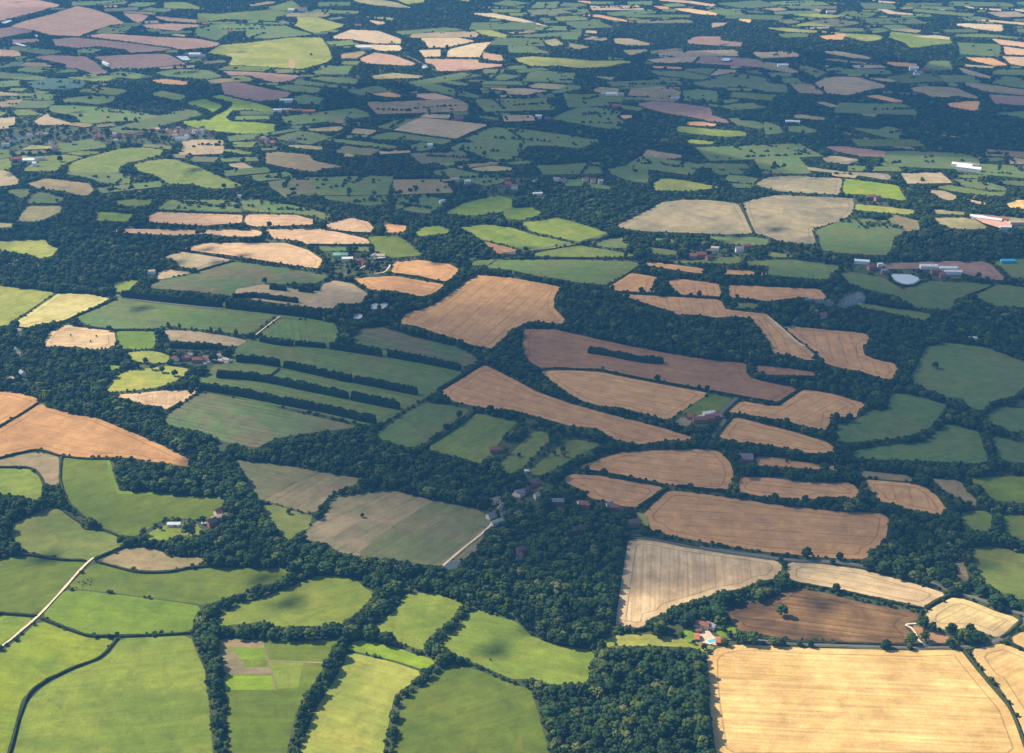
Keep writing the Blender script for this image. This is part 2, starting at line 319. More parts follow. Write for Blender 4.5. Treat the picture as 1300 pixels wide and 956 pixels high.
D2 G4 1,0 14,297 100,288 250,297 400,310 600,310 606,320 560,323 480,342 350,347 250,337 100,337 33,315
D2 D3 1,0 -20,222 100,233 197,273 -20,268
D2 T4 1,0 153,210 220,197 267,230 200,236
D2 T1 1,0 283,217 397,240 330,253 290,240
D2 B1 1,0 483,291 597,301 480,304
D2 T4 1,0 558,256 687,252 687,261 600,283
D2 T3 1,0 513,197 600,197 735,230 600,233 522,220
D2 W1 1,0 343,77 440,75 655,119 500,103 440,90
D2 K6 1,.2 123,91 217,120 150,105
D2 Y2 1,0 823,44 900,44 1047,66 1038,80 950,73 852,55
D2 Y2 1,0 1153,96 1218,101 1208,118 1152,105
D2 W1 1,0 713,31 790,34 807,50 750,47
D2 W2 1,0 703,-5 900,5 1037,25 1018,36 900,18 760,6
D2 W1 1,0 283,2 380,6 470,22 400,20
D2 T3 1,0 1013,117 1097,117 1070,133 1012,143
D2 P4 1,0 893,205 930,187 1058,187 1060,207 1167,217 1167,238 1050,233 893,223
D2 T3 1,0 683,305 800,292 947,288 918,318 800,322 712,318
D2 P4 1,0 933,323 962,288 1100,292 1240,302 1300,332 1300,348 1100,333
D2 W1 1,0 713,337 877,342 860,353 722,348
D2 D3 1,0 693,361 880,363 1015,395 960,408 742,383
D2 D3 1,0 883,347 1037,350 998,383 872,360
D2 T3 1,0 1003,385 1050,352 1147,359 1138,368 1040,384
D2 D3 1,0 1043,390 1150,372 1300,402 1300,468 1160,438 1022,418
D2 D3 1,0 903,425 1030,402 1147,414 1147,443 1000,448
D2 T4 1,0 73,440 130,424 268,432 276,440 220,458 100,448
D2 T3 1,0 -30,450 60,449 186,463 60,487 -30,478
D2 D2 1,0 193,470 290,433 367,441 330,458 230,477
D2 T4 1,0 403,460 440,443 547,452 538,477 440,472
D2 W1 1,0 493,427 600,431 617,444 510,438
D2 T4 1,0 563,470 700,453 757,465 640,478
D2 G2 1,0 303,490 360,483 437,491 428,503 340,507
D2 D3 1,0 188,604 330,548 370,543 520,557 552,575 530,600 567,620 547,657 470,657 370,637 240,613
D2 W2 1,0 548,587 632,587 628,598 562,607
D2 P4 1,0 643,526 740,513 1008,547 1018,588 1088,610 1107,628 1000,618 940,603 760,573 643,540
D2 W1 1,0 883,621 960,620 1095,640 1000,643 892,638
D2 G3 1,0 813,660 850,642 1000,657 1160,667 1217,689 1090,698 930,683 852,673
D2 B2 1,0 878,720 902,710 1027,721 1018,736 922,733
D2 K5 1,0 658,800 682,762 867,791 858,803 800,812 702,810
D2 D3 1,0 1093,602 1200,602 1300,642 1260,658 1142,638
D2 T4 1,0 393,386 527,396 500,408
D2 D3 1,0 483,855 560,847 687,852 697,898 688,933 600,923 502,888
C2 D3 1,0 383,52 470,62 557,88 402,78
D3 G4 1,0 123,77 180,67 330,77 397,79 330,93 222,90
D3 G4 1,0 133,130 200,113 337,120 337,136 230,136
D3 G4 1,0 -20,142 60,141 250,157 400,172 560,180 597,200 500,213 302,167 200,168 100,163
D3 W1 1,0 253,185 400,173 380,203 300,203
D3 G3 1,0 623,162 760,177 920,192 937,223 860,228 760,243 722,243 682,213 612,193
D3 K6 1,0 733,186 850,180 927,191 918,203 800,193
D3 K6 1,0 923,125 1000,120 1187,127 1197,158 1170,163 1050,148
D3 K6 1,0 963,92 1050,97 1300,117 1400,122 1400,137 1300,129 1000,100
D3 G2 1,0 948,177 1100,173 1300,193 1400,200 1400,212 1180,193 950,188
D3 D2 1,0 963,217 1178,227 1187,283 1130,288 972,278
D3 W2 1,0 1133,197 1300,217 1400,222 1400,247 1300,242 1180,228 1150,210
D3 W2 1,0 1193,237 1300,252 1400,257 1400,287 1300,283 1202,278
D3 W2 1,0 1143,287 1300,292 1400,297 1400,347 1300,338 1230,328 1202,300
D3 W1 1,0 988,292 1140,297 1222,333 1150,336 1050,313
D3 T3 1,0 278,263 350,261 500,287 535,303 440,298 300,273
D3 T1 1,0 268,301 330,300 500,321 595,330 500,328 340,313
D3 W1 1,0 603,316 700,320 757,326 757,343 650,338 602,325
D3 D3 1,0 788,344 822,311 918,311 942,358 850,359
D3 T3 1,0 963,346 1000,352 1165,400 1150,406 1002,378
D3 K6 1,0 483,31 560,37 650,62 737,71 737,78 610,73 572,55
D3 G4 1,0 288,9 447,27 330,20
D3 K6 1,0 843,43 957,59 870,51
D3 K6 1,0 983,27 1060,42 1180,47 1188,58 1020,44
D3 K6 1,0 1203,46 1400,52 1400,63 1300,63
D3 K6 1,0 673,16 817,34 700,23
D3 K6 1,0 503,0 640,11 677,20 560,14
D3 T1 1,0 -20,315 40,322 167,370 120,373 -20,350
D3 D3 1,0 123,332 200,337 297,370 250,397 212,378
D3 T3 1,0 233,425 290,398 340,391 450,393 597,435 597,448 540,453 400,487 302,477 282,460
D3 T4 1,0 453,393 640,402 657,418 602,418
D3 T1 1,0 108,427 220,428 297,483 150,473
D3 D3 1,0 -20,420 90,432 107,473 -20,468
D3 W1 1,0 493,490 560,484 707,519 640,523
D3 T1 1,0 703,463 760,436 950,447 1067,495 1058,506 960,488 900,498 830,493 782,473
D3 W1 1,0 863,534 1000,515 1077,517 1068,558 1040,565
D3 T1 1,0 983,430 1020,417 1300,457 1400,468 1400,492 1300,488 1102,468
D3 P4 1,0 1113,481 1300,492 1400,496 1400,545 1300,538 1152,528
D3 T3 1,0 238,521 290,520 377,547 320,548
D3 T1 1,0 433,561 557,581 540,598 482,588
D3 T4 1,0 113,590 160,582 297,601 280,613 132,600
D3 D3 1,0 -20,618 60,642 78,678 -20,688
D3 D3 1,0 98,641 180,642 267,670 200,680 102,670
D3 D2 1,0 393,646 560,662 600,642 682,661 663,708 640,710 522,683
D3 P4 1,.15 333,659 500,702 600,727 650,737 700,712 718,717 713,745 767,767 650,753 540,723 420,688
D3 P4 1,.1 283,746 400,747 600,772 740,802 770,827 937,842 957,864 700,838 560,798 480,797 352,773
D3 K5 1,0 268,809 330,792 477,815 400,838 300,826
D3 K5 1,.05 13,834 100,832 250,857 400,877 600,884 636,905 600,918 520,903 420,888 200,868 100,850
D3 T1 1,0 843,686 900,687 1077,714 1000,709
D3 D3 1,0 1153,577 1300,567 1400,570 1400,607 1300,603
A2 B1 1,0 870,612 905,590 935,585 930,640 925,668 880,668
A2 B1 1,0 1035,592 1080,580 1135,585 1140,620 1100,640 1060,640 1040,625
A2 G4 1,0 620,0 680,20 700,80 660,70
B0 G4 1,0 640,35 700,28 790,28 860,50 860,85 760,92 660,72
B0 B1 1,0 515,105 600,98 620,115 540,128
"""
DATA = """# HEDGES: tile width height pts # label
H A0 3 2.4 -160,510 0,517 190,532 # clipped hedge ending at the pale track's left side
H A0 3 2.4 206,542 300,578 450,630 590,633 # clipped hedge from the pale track along the vivid green meadow
H A0 3 2.4 602,634 800,627 968,618 # clipped hedge separating the vivid green meadow from the meadow below
H A0 3 2.4 600,640 560,690 500,745 380,792 300,827 222,868 130,960 35,1260 # curving clipped hedge running down from the vivid green meadow
H A0 3 2.6 482,242 560,207 638,176 # thick hedge climbing from the track end to the round trees
H A0 3 2.4 485,254 560,274 680,306 780,311 880,305 960,288 1090,276 # hedge looping under the brown triangular pasture
H A0 3 2.4 110,217 200,230 300,245 440,251 # hedge arriving at the track end from the left
H A0 3.5 2.6 320,-5 375,35 410,55 435,68 490,52 # double-bended hedge above the track end meadow
H A0 3 2.4 430,88 510,92 560,105 603,126 # hedge leading to the round trees beneath the white shed
H A3 3 3 118,360 240,382 400,412 560,447 700,478 788,493 # straight hedge topping the brown ploughed field
H A3 4 3 792,492 860,455 935,422 # thick brown-green hedge beside the lane's buff field
H A3 3 2.6 768,550 775,520 788,498 # short green hedge at the ploughed field's corner
H A3 3 2.4 -80,640 0,650 100,662 400,672 600,678 760,680 # verge hedge along the foot of the ploughed field
H A3 3 2.4 810,680 900,678 975,685 # short verge hedge beyond the pale farm track
H A3 3 2.4 985,690 1048,780 1113,862 1228,1003 1328,1260 # hedge dividing the two yellow stubble fields
H A3 3 2.4 1192,652 1300,703 1500,795 # hedge under the corner stubble
H A3 3 2.4 1180,645 1240,605 1275,570 1285,545 # hedge along the lane by the rough buff field
H A2 3 2 585,125 700,133 820,155 955,180 # roadside hedge topping the buff stubble field
H A2 4 4 525,600 580,598 640,605 708,590 # bushy hedge at the foot of the buff stubble field
H B0 3 2.4 -260,568 0,407 100,350 195,288 # straight hedge cutting across the orange field
H B0 3 2.4 -260,628 0,568 100,543 200,528 300,556 420,572 560,574 # long hedge beneath the orange field
H B0 3 2.4 314,560 305,640 308,695 342,785 400,845 430,872 # hedge down the left edge of the olive meadow
H B0 3 2 -200,618 0,615 150,618 203,658 225,712 # low hedge around the round-cornered green field
H B0 4 4 850,328 890,308 922,284 # short dark hedge by the small tan field
H B1 3 3.5 848,518 960,450 1060,382 1110,334 # hedge between the two dark green pastures
H B1 4 4 918,226 1000,180 1080,130 1155,82 # hedge along the left edge of the long wheat wedge
H B1 3 2.5 72,152 120,114 # short hedge joining two windbreaks
H B2 3 2.5 208,110 330,118 450,122 620,157 760,183 900,208 1100,245 1300,280 1342,290 # long hedge beneath the purple ploughland
H B2 3 2.5 1090,332 1150,276 # short hedge beside the red-roofed farm lane
H B2 3.5 3 333,628 470,646 600,672 780,713 # hedge dividing the two rounded wheat fields
H B2 4 4 640,822 710,775 792,717 # bushy hedge climbing to the rounded wheat fields
H B2 4 4 832,712 950,728 1103,742 # bushy hedge topping the wide wheat field
H B2 3.5 3 1038,458 1125,347 # hedge down the left of two narrow wheat fields
H B3 4 3 0,293 50,292 110,252 175,211 # double-banked hedge beside the upper purple field
H C0 3 3 330,755 400,722 500,680 588,636 # dark hedge at the edge of the golden field
H C0 3 3 400,750 440,777 560,797 780,798 # hedge between the long green field and tan field
H C0 3 2.5 790,189 1000,199 1235,207 # hedge above the upper lit wheat strip
H C0 3 2.5 918,388 1040,410 1180,435 1300,445 # hedge beneath the pale wheat field
H C0 3 2.5 970,510 1080,475 1190,447 # hedge slanting beside the dark green crop
H C0 3 2.5 140,158 330,157 # hedge over the tan meadow by the far wood
H C1 3 3 262,364 400,367 600,368 # dark straight hedge under the long lit wheat field
H C1 3 3 703,514 830,530 968,562 # hedge between two pink wheat fields
H C1 3 3 350,290 480,303 600,308 # hedge beneath the small pink wheat field
H C2 3 2.5 532,608 700,616 860,624 1070,634 # thin hedge under the notched wheat field
H C2 3 2.5 482,575 560,530 662,460 # slanting hedge left of the notched wheat field
H C2 3 2.5 0,436 200,434 640,434 # long hedge over the broad dark green field
H C2 4 4 1160,155 1190,230 1225,305 # dark hedge between two big buff crops
H C3 3 2.5 1012,622 1080,598 1150,570 # zigzag hedge near the pond
H C3 3 2.5 225,290 240,330 252,368 # short hedge at the end of the big buff crop
H D0 3 3 250,533 400,530 540,540 # far hedge above the rounded green field
H D1 3 3 580,693 680,667 840,688 1000,711 # far hedge beneath the wide tan field
H D1 3 3 1022,710 1100,672 1190,640 # far hedge at the right of the wide tan field
H D0 3 3 880,252 820,265 660,275 # far hedge between two purple fields
# WINDBREAKS
K B1 8 12 -283,215 -150,238 0,265 200,305 340,330 480,362 610,392 # longest black-green windbreak nearest the striped green field
K B1 8 12 -200,155 0,170 200,210 470,265 # black-green windbreak, second from the striped field, left part
K B1 8 12 482,268 600,292 730,318 # short black-green windbreak right of the second one's gap
K B1 8 12 -100,75 0,82 122,102 # small black-green windbreak left of the gap in the third row
K B1 8 12 142,105 300,140 440,172 490,180 # middle black-green windbreak of the third row
K B1 8 12 497,180 650,210 820,245 # right-hand black-green windbreak of the third row
K B1 8 11 375,10 500,28 640,48 # upper windbreak left of its small gap
K B1 8 11 668,50 780,70 900,92 1040,122 # upper windbreak reaching the long wheat wedge
K B2 9 10 385,30 500,48 620,72 700,82 770,84 # isolated belt of bushes inside the purple ploughland
K C0 9 13 618,628 800,648 1000,668 1130,678 # tall windbreak at the head of the long green field
K C0 9 13 1148,682 1300,700 1500,722 1635,745 # tall windbreak continuing beyond the track gap
K C0 8 9 805,880 950,888 1130,895 # windbreak beneath the brown strip field
K C1 8 9 -120,632 0,632 110,645 215,658 # thin belt inside the tan field's left end
K C1 9 10 70,588 115,592 155,598 # short dense block of trees above the tan field
K C1 9 10 218,598 255,602 290,608 # second dense block of trees above the tan field
K C1 8 8 20,852 100,868 190,876 # low belt under the green hop field
K C1 8 8 200,872 280,880 355,886 # low belt right of the gap under the hop field
K D2 10 9 1155,610 1300,615 1440,616 # far dark hedge row under the pasture
# ROADS: material width pts
R track 3 A0 -200,820 0,692 100,612 195,530 260,462 330,385 400,305 450,255 475,236
R track 3 A3 805,692 790,675 760,650 745,615 725,590 700,580 712,572 752,570
R road 5 A2 560,110 600,125 700,135 820,158 960,184 1100,205 1300,232 1400,245 1500,252 1700,262 1900,300 2050,342 2150,372 2240,405 2400,455 2600,525 2760,590
R road 4 A3 1310,530 1282,568 1230,612 1180,648 1080,680 980,688 800,692 600,688 400,682 200,672 0,660 -150,642 -250,640
R road 4 A1 1130,60 1180,80 1230,30
R track 3 A1 950,275 1050,190 1150,110 1200,60
R road 4 B2 1140,265 1090,310 1060,340 1080,380 1040,430 1000,470
R road 4 C2 -50,420 100,400 250,375 330,362 400,345 460,325 520,320
R road 4 C0 585,600 600,625 700,645 900,668 1140,688 1140,640
R track 3 C1 0,822 60,775 122,728
R track 3 C1 520,500 560,480 570,485
R track 3 C1 670,460 680,480 650,515 600,520
R road 4 B0 60,0 90,30 110,55
R road 4 D1 740,285 800,305 850,335 870,350 940,372
R track 4 C3 0,730 60,780 150,860 190,880
R road 4 C2 1420,790 1460,700
R road 4 D0 0,125 90,95 240,65
# PONDS: color pts # label
P pale C3 620,530 640,524 720,527 775,548 735,572 690,577 650,560
P pale C1 632,668 650,655 670,668 655,688 632,690
P pale C1 575,682 600,660 622,668 615,690 590,695
P pale C1 480,725 510,712 545,722 530,742 490,742
P dark A1 938,285 1000,245 1052,260 1015,290 970,295
P pale C1 450,805 475,795 500,805 480,820
P pale D2 1060,308 1085,301 1112,306 1100,317 1068,316
P pale D1 838,350 860,335 872,348 850,356
P pale D0 0,122 40,108 62,112 30,126
P pale D0 895,292 950,292 968,312 930,314
P pale D0 60,225 90,226 140,238 120,243
P pale D0 175,182 195,188 190,196
# POOLS
Q A2 1020,658 6 12 28 # pale blue swimming pool at the lit farmhouse
Q B2 362,795 6 14 5 # turquoise swimming pool in the wooded hamlet garden
Q B2 955,362 6 13 10 # turquoise swimming pool at the red-roofed farm
# SPARSE zones: density pts
S .22 D0 240,645 500,640 700,648 1100,645 1100,735 900,745 700,740 500,740 300,745 240,700
S .3 D0 -60,640 240,650 240,760 -60,800
S .45 D0 -60,450 250,455 250,640 -60,640
S .45 B2 -80,640 30,640 130,670 380,700 600,810 640,860 500,880 300,880 100,900 -120,870 -160,750
S .35 A2 860,560 1140,560 1140,700 900,700
S .3 B0 860,30 1200,60 1190,110 1000,110 860,90
S .35 C1 340,395 700,400 700,530 340,540
S .4 C2 850,385 1250,375 1250,440 850,455
S .4 C1 760,30 1400,20 1400,140 1180,120 1100,60
S .35 C3 430,110 620,110 620,200 430,190
S .5 B2 820,320 1080,320 1060,400 860,400
S .4 B0 0,110 150,110 150,200 0,200
S .4 A0 1000,20 1130,20 1130,120 1000,120
S .35 D1 -40,690 200,700 200,745 -40,750
S .5 D2 430,470 650,480 650,560 430,520
S .3 C3 1040,210 1300,225 1300,290 1150,285
S .4 B1 1170,780 1320,760 1320,900 1170,900
S .35 C3 400,450 960,450 960,550 560,540 400,500
S .3 D3 680,350 860,350 860,400 680,400
S .5 A1 1120,-40 1320,-60 1320,40 1180,90
S .3 B2 -100,370 300,350 430,400 200,640 -80,620

# BUILDINGS: tile x,y L W H angle(deg world, ridge dir) wall roof kind # label
B A2 963,588 17 8 5 -20 cream red house # red-brown tiled farmhouse above the orange courtyard
B A2 1010,592 11 7 4.5 -35 cream slate house # slate-roofed farmhouse wing beside the red-brown tiled farmhouse
B A2 938,645 5 12 3 -5 brick orange shed # narrow orange-roofed outbuilding left of the courtyard
B A2 1045,662 5 11 3 -5 brick orange shed # narrow orange-roofed outbuilding right of the blue pool
B A2 945,612 7 5 3 10 brick red shed # small red shed behind the lit farmyard
B A2 610,72 20 9 6 10 brick purple house # plum-roofed house at the wood corner by the wheat
B A2 332,104 15 8 6 20 brick purple house # plum-roofed house deep in the dark wood
B A2 50,208 17 9 6 30 brick purple house # larger plum-roofed house in the wood's left clearing
B A2 30,238 12 7 5 10 cream purple house # smaller plum-roofed house in the wood's left clearing
B A1 1195,30 13 8 5 40 cream slate house # slate-roofed cottage at the hamlet's lower lane
B A1 1225,62 18 7 4 35 cream green barn # grey-green roofed barn beside the pale farm lane
B A1 1262,-30 12 7 5 -20 cream slate house # white-walled cottage right of the hamlet lane
B A1 1215,-45 14 8 5 30 cream tan house # tan-roofed cottage at the hamlet's upper lane
B A1 1268,20 14 7 4 30 cream slate house # slate-roofed house beside the hamlet trees
B A1 1240,-5 10 7 5 60 cream tan house # tan-roofed house in the hamlet centre
B B2 40,755 13 8 5 15 cream slate house # slate-roofed house in the leafy hamlet
B B2 25,775 11 7 5 -30 cream tan house # tan-roofed house at the left of the leafy hamlet
B B2 70,742 12 7 5 50 brick purple house # plum-roofed house in the leafy hamlet
B B2 110,705 15 8 5 10 brick purple house # plum-roofed house at the top of the leafy hamlet
B B2 135,770 12 8 5 25 cream tan house # tan-roofed house beside the hamlet orchard
B B2 230,800 18 8 5 0 brick slate house # long slate-roofed house below the hamlet orchard
B B2 370,818 15 9 6 -15 brick red house # red-roofed house beside the turquoise pool
B B2 495,812 9 6 4 20 cream slate house # small white cottage near the rounded wheat
B B2 520,830 12 7 5 -10 brick red house # red-roofed cottage near the rounded wheat
B B2 75,640 6 5 3 0 white white shed # tiny white shed at the orchard edge
B B2 955,382 22 9 5 5 brick red house # long red-roofed farm building below the turquoise pool
B B2 1005,375 14 8 5 5 brick red house # red-roofed farm building in the farm's middle
B B2 1040,362 11 8 5 -10 brick red house # red-roofed farm building at the farm's right end
B B2 1000,347 18 9 4 15 cream white barn # white-roofed barn at the red-roofed farm
B B2 905,368 10 8 5 -20 brick red house # red-roofed cottage at the farm's left end
B B2 1178,575 24 20 5 -3 brick plum2 barn # large flat-looking plum barn beside the wheat
B B1 1212,535 15 8 5 5 brick red house # brick house at the right edge of the dark green pasture
B B0 895,72 11 8 5 10 white red house # white-walled red-roofed house at the farm row's left end
B B0 945,68 14 8 5 5 brick red house # red-roofed house in the farm row, second from the left
B B0 1005,78 18 9 5 5 brick red house # long red-roofed house in the middle of the farm row
B B0 970,55 10 7 5 -10 white slate house # white-walled slate-roofed house behind the farm row
B B0 1050,70 13 8 5 -15 white red house # white-walled red-roofed house right of the long one
B B0 1098,58 16 8 5 15 cream tan barn # tan-roofed barn in the farm row
B B0 1150,76 14 7 4 -30 white tan barn # low pale barn at the farm row's right end
B B0 920,40 10 7 5 20 brick purple house # plum-roofed house above the farm row
B B0 115,150 13 8 6 -50 white slate house # white-walled house in the forest clearing
B B0 70,172 14 7 4 -10 cream tan barn # low cream outbuilding in the forest clearing
B B0 45,180 9 7 4 10 cream tan house # small cream cottage in the forest clearing
B C0 92,805 18 8 4 -15 white slate barn # slate-roofed white barn above the forest clearing
B C0 122,818 8 6 3 20 white white shed # small white shed beside the slate-roofed barn
B A0 885,70 17 7 3 0 white white barn # long white shed on the bright lawn
B A0 1078,68 13 10 6 40 brick purple house # plum-roofed house at the forest edge lawn
B A0 1105,42 15 7 5 30 cream tan barn # tan-roofed barn behind the plum-roofed house
B A0 1036,66 5 4 3 0 white white shed # tiny white hut by the plum-roofed house
B B0 1112,850 12 8 5 45 cream red house # red-roofed cottage at the top of the forest edge lawn
B C0 770,512 15 8 4 10 white tan barn # pale barn at the tip of the forest
B C0 1212,127 15 8 4 -10 white slate barn # white barn at the upper wheat corner
B C1 465,447 22 10 4 5 white white barn # white-roofed farm barn by the green tarpaulin
B C1 430,425 30 14 3 5 green2 green2 barn # long pale green glasshouse left of the farm
B C1 530,460 16 9 5 0 brick purple house # plum-roofed farmhouse at the wooded farm
B C1 555,470 12 8 5 20 brick red house # red-roofed farmhouse at the wooded farm
B C1 600,435 14 10 5 80 cream slate barn # slate-roofed barn left of the pale barn
B C1 630,432 20 12 4 0 cream tan barn # wide pale tan barn at the wooded farm
B C1 1010,45 20 9 5 5 cream tan house # pale farmhouse beyond the small fields
B C1 1075,55 14 8 5 10 cream white house # white house above the lit green field
B C1 945,152 14 6 4 40 white white barn # small white barn at the dark field's edge
B C1 1280,70 16 10 6 0 brick red house # red-roofed house among far trees
B C2 12,80 16 9 5 0 white red house # white-walled red-roofed house on the far lane
B C2 130,115 22 8 4 10 white white barn # white barn on the lit yellow yard
B C2 920,435 16 9 5 -10 brick red house # red-roofed house at left of the manor farm
B C2 960,430 20 10 6 0 brick red house # largest red-roofed house of the manor farm
B C2 1000,412 12 8 5 20 white tan house # tan-roofed white house of the manor farm
B C2 1030,395 16 9 5 -10 white tan barn # cream barn at the top of the manor farm
B C2 1000,440 14 8 5 30 brick red house # lower red-roofed house of the manor farm
B C2 1155,398 16 9 5 0 white slate house # white house between two dark trees
B C2 1190,385 14 8 5 10 brick red house # red-roofed house right of the dark trees
B C3 475,460 30 10 4 -12 white white barn # long white shed near the pond's upper left
B C3 568,475 10 7 4 0 white white barn # small white shed above the pond
B C3 525,490 16 9 5 20 brick red house # red-roofed house beside the pond
B C3 590,510 12 8 5 0 brick slate house # slate-roofed house at the pond's edge
B C3 815,485 34 12 4 -2 white white barn # white polytunnel left of the two stacked ones
B C3 915,495 34 10 4 -2 white white barn # upper white polytunnel of the stacked pair
B C3 940,514 34 8 4 -2 white white barn # lower white polytunnel of the stacked pair
B C3 850,510 18 10 5 0 brick purple barn # plum-roofed barn between the polytunnels
B C3 885,530 10 8 5 0 brick red house # red-roofed cottage below the polytunnels
B C3 1215,455 28 9 3 0 blue blue barn # bright blue-roofed shed in the dark pasture
B C3 275,735 16 10 6 20 cream red house # tan manor house behind the smoke
B C3 240,722 12 9 6 60 cream tan house # tan wing of the manor behind the smoke
B C3 820,802 12 7 5 0 white slate house # small white house near the lower-right wood
B C3 1040,847 14 8 4 0 white white barn # white barn left of the lower-right wood
B C3 525,133 18 9 5 0 brick red house # red-roofed house over the vivid green field
B C3 555,140 14 9 5 20 brick purple house # plum-roofed house over the vivid green field
B C3 1115,243 60 12 4 -28 white white barn # longest white poultry shed beside the orange yard
B C3 1065,233 34 9 4 -28 white white barn # shorter white poultry shed beside the orange yard
B C3 1205,286 24 8 4 -10 white white barn # white shed at the lower end of the orange yard
B C3 1160,240 50 12 4 -28 brick red barn # brown-roofed poultry shed beside the longest white one
B C3 1270,262 40 10 4 0 cream tan barn # tan shed at the far right of the orange yard
B D0 85,822 26 10 6 25 brick orange house # bright orange-roofed barn at the far left
B D0 150,825 30 16 5 0 white white barn # white farm sheds beside the orange-roofed barn
B D0 178,845 10 8 6 0 white white house # small bright white house below the farm sheds
B D0 206,815 22 10 5 10 cream slate barn # slate-roofed shed right of the white farm sheds
B D0 30,745 20 10 5 20 white slate barn # slate-roofed barn at the far left meadow
B D0 540,330 60 9 4 -55 white white barn # long white glasshouse on the purple field
B D0 990,285 40 18 5 0 white white barn # large white shed by the purple field's end
B D0 1025,292 26 12 5 0 cream slate barn # slate-roofed shed by the purple field's end
B D0 1040,130 18 9 5 0 brick orange house # far orange-roofed house by small green fields
B D0 1170,170 20 10 5 0 brick red house # far red-roofed house in green fields
B D0 920,715 30 14 5 10 white slate barn # large grey shed in the far village
B D1 155,520 40 14 5 5 white white barn # bright white shed in the shaded far field
B D1 110,570 26 10 5 5 white white barn # white shed at the left of the far farm row
B D1 160,568 26 10 5 0 cream tan barn # pale shed in the far farm row
B D1 210,572 34 12 5 0 brick red barn # red-roofed shed in the far farm row
B D1 270,576 36 12 5 0 brick orange barn # orange-roofed shed at the right of the far farm row
B D1 180,60 26 12 6 0 white white house # white house among lit far fields
B D1 235,55 40 14 6 0 white red house # red-roofed house among lit far fields
B D1 520,140 26 12 6 0 brick red house # red-roofed house above the pale far field
B D1 550,250 50 14 5 0 white white barn # white shed between pale far fields
B D1 180,718 16 9 5 0 cream slate house # slate-roofed house of the far village's right end
B D1 1030,612 26 12 6 0 brick purple house # plum-roofed house beside the wide tan field
B D1 885,748 14 9 5 0 white white house # white cottage under the far hedge
B D2 135,603 18 10 5 0 white white house # white house left of the shaded pasture
B D2 180,615 18 10 5 0 brick purple house # plum-roofed house left of the shaded pasture
B D2 505,487 34 12 5 0 white white barn # bright white shed of the distant hamlet
B D2 550,490 20 10 5 10 cream tan house # tan-roofed house of the distant hamlet
B D2 465,480 16 9 5 0 white tan house # small white-walled house of the distant hamlet
B D2 530,550 26 10 5 0 brick red house # red-roofed house below the distant hamlet
B D2 830,503 26 10 5 0 white slate barn # pale shed right of the distant hamlet
B D3 320,70 40 12 6 0 white tan house # white farmhouse in the lit far field
B D3 75,340 36 14 5 0 white white barn # white barn in the purple far field
B D3 740,358 30 12 6 0 white white house # largest white house of the remote hamlet
B D3 765,372 26 12 6 20 cream purple house # plum-roofed house of the remote hamlet
B D3 795,368 26 12 6 0 brick red house # red-roofed house of the remote hamlet
B D3 755,382 20 10 5 0 white slate house # slate-roofed house of the remote hamlet
B D3 105,628 20 10 5 0 white white barn # left one of two small white far barns
B D3 142,630 20 10 5 0 white white barn # right one of two small white far barns
B D3 985,850 50 14 5 -30 white white barn # upper white industrial shed in the far wood
B D3 1020,866 60 16 5 -30 white white barn # lower white industrial shed in the far wood
B D3 1030,848 40 12 5 -30 white slate barn # slate-roofed industrial shed in the far wood
# LONE TREES: tile x,y:height ...  (species dark/mid)
L A3 70,528:17 # round tree alone in the brown ploughed field
L A3 345,408:13 # twiggy tree on the hedge above the brown ploughed field
L A3 195,236:17 # round tree by the road's left end under the wide wheat
L A3 363,247:13 # smaller round tree by the road under the wide wheat
L A3 795,657:14 # round tree inside the small brown triangle
L A3 600,692:12 # olive tree on the verge under the ploughed field
L A3 717,698:9 # small tree on the verge by the pale farm track
L A3 785,592:13 # left tree of the pair at the brown triangle's top
L A3 832,606:13 # right tree of the pair at the brown triangle's top
L A3 930,615:14 # left tree of the clump beside the buff field across the lane
L A3 1025,612:12 # tall pale tree above the clump by the lane
L A3 925,688:13 # bushy tree on the verge beneath the clump
L A3 1130,867:8 # small tree on the hedge between stubble fields
L A0 960,122:24 # very large round tree on the bright lawn
L A0 1032,55:11 # small round tree beside the white hut
L A0 730,118:12 # tree on the lawn hedge left of the long white shed
L A0 615,165:12 # left round tree at the hedge junction
L A0 645,165:9 # right round tree at the hedge junction
L A0 818,92:6 # small bush left of the long white shed
L A1 540,28:7 # dark bush on the mown field's upper edge
L A1 1190,755:3 # tiny bush in the broad meadow
L B0 825,132:13 # tall tree alone in the pale meadow
L B0 888,150:12 # tree at the pale meadow's right edge
L B0 775,118:12 # tree on the pale meadow's top edge
L B0 940,212:13 # left bushy tree above the small tan field
L B0 972,243:12 # right bushy tree above the small tan field
L B0 268,778:13 # round tree beside the wood's tip at left
L B0 228,770:12 # second round tree beside the wood's tip at left
L B0 318,780:10 # small tree on the left hedge corner
L B0 230,728:9 # low tree above the wood's tip at left
L B1 165,850:8 # lone bush in the brown pasture beside the mown field
L B1 905,270:13 # broad tree at the wheat wedge's lower left
L B1 950,280:14 # poplar-like tree, middle of three by the wheat wedge
L B1 978,286:12 # poplar-like tree, right of three by the wheat wedge
L B1 1190,342:16 # tall tree on the wheat wedge's bottom edge
L B1 1230,350:11 # smaller tree right of the tall one on the wheat wedge
L B1 1275,355:12 # broad tree at the right of the wheat wedge's bottom row
L B1 1032,362:13 # tree standing in the pasture hedge
L B1 965,425:12 # second tree lower in the pasture hedge
L B2 738,178:13 # dark round tree on the hedge beneath the ploughland
L B2 950,218:9 # left small tree on the ploughland hedge
L B2 990,224:10 # right small tree on the ploughland hedge
L B2 380,638:12 # left tree atop the second rounded wheat field
L B2 467,652:11 # right tree atop the second rounded wheat field
L B2 905,724:10 # small tree on the wide wheat's top hedge
L B2 310,450:19 # tall poplar beside the long wheat wedge
L B2 460,118:7 # bush on the long hedge's left part
L B2 35,560:7 # bush in the left orchard meadow
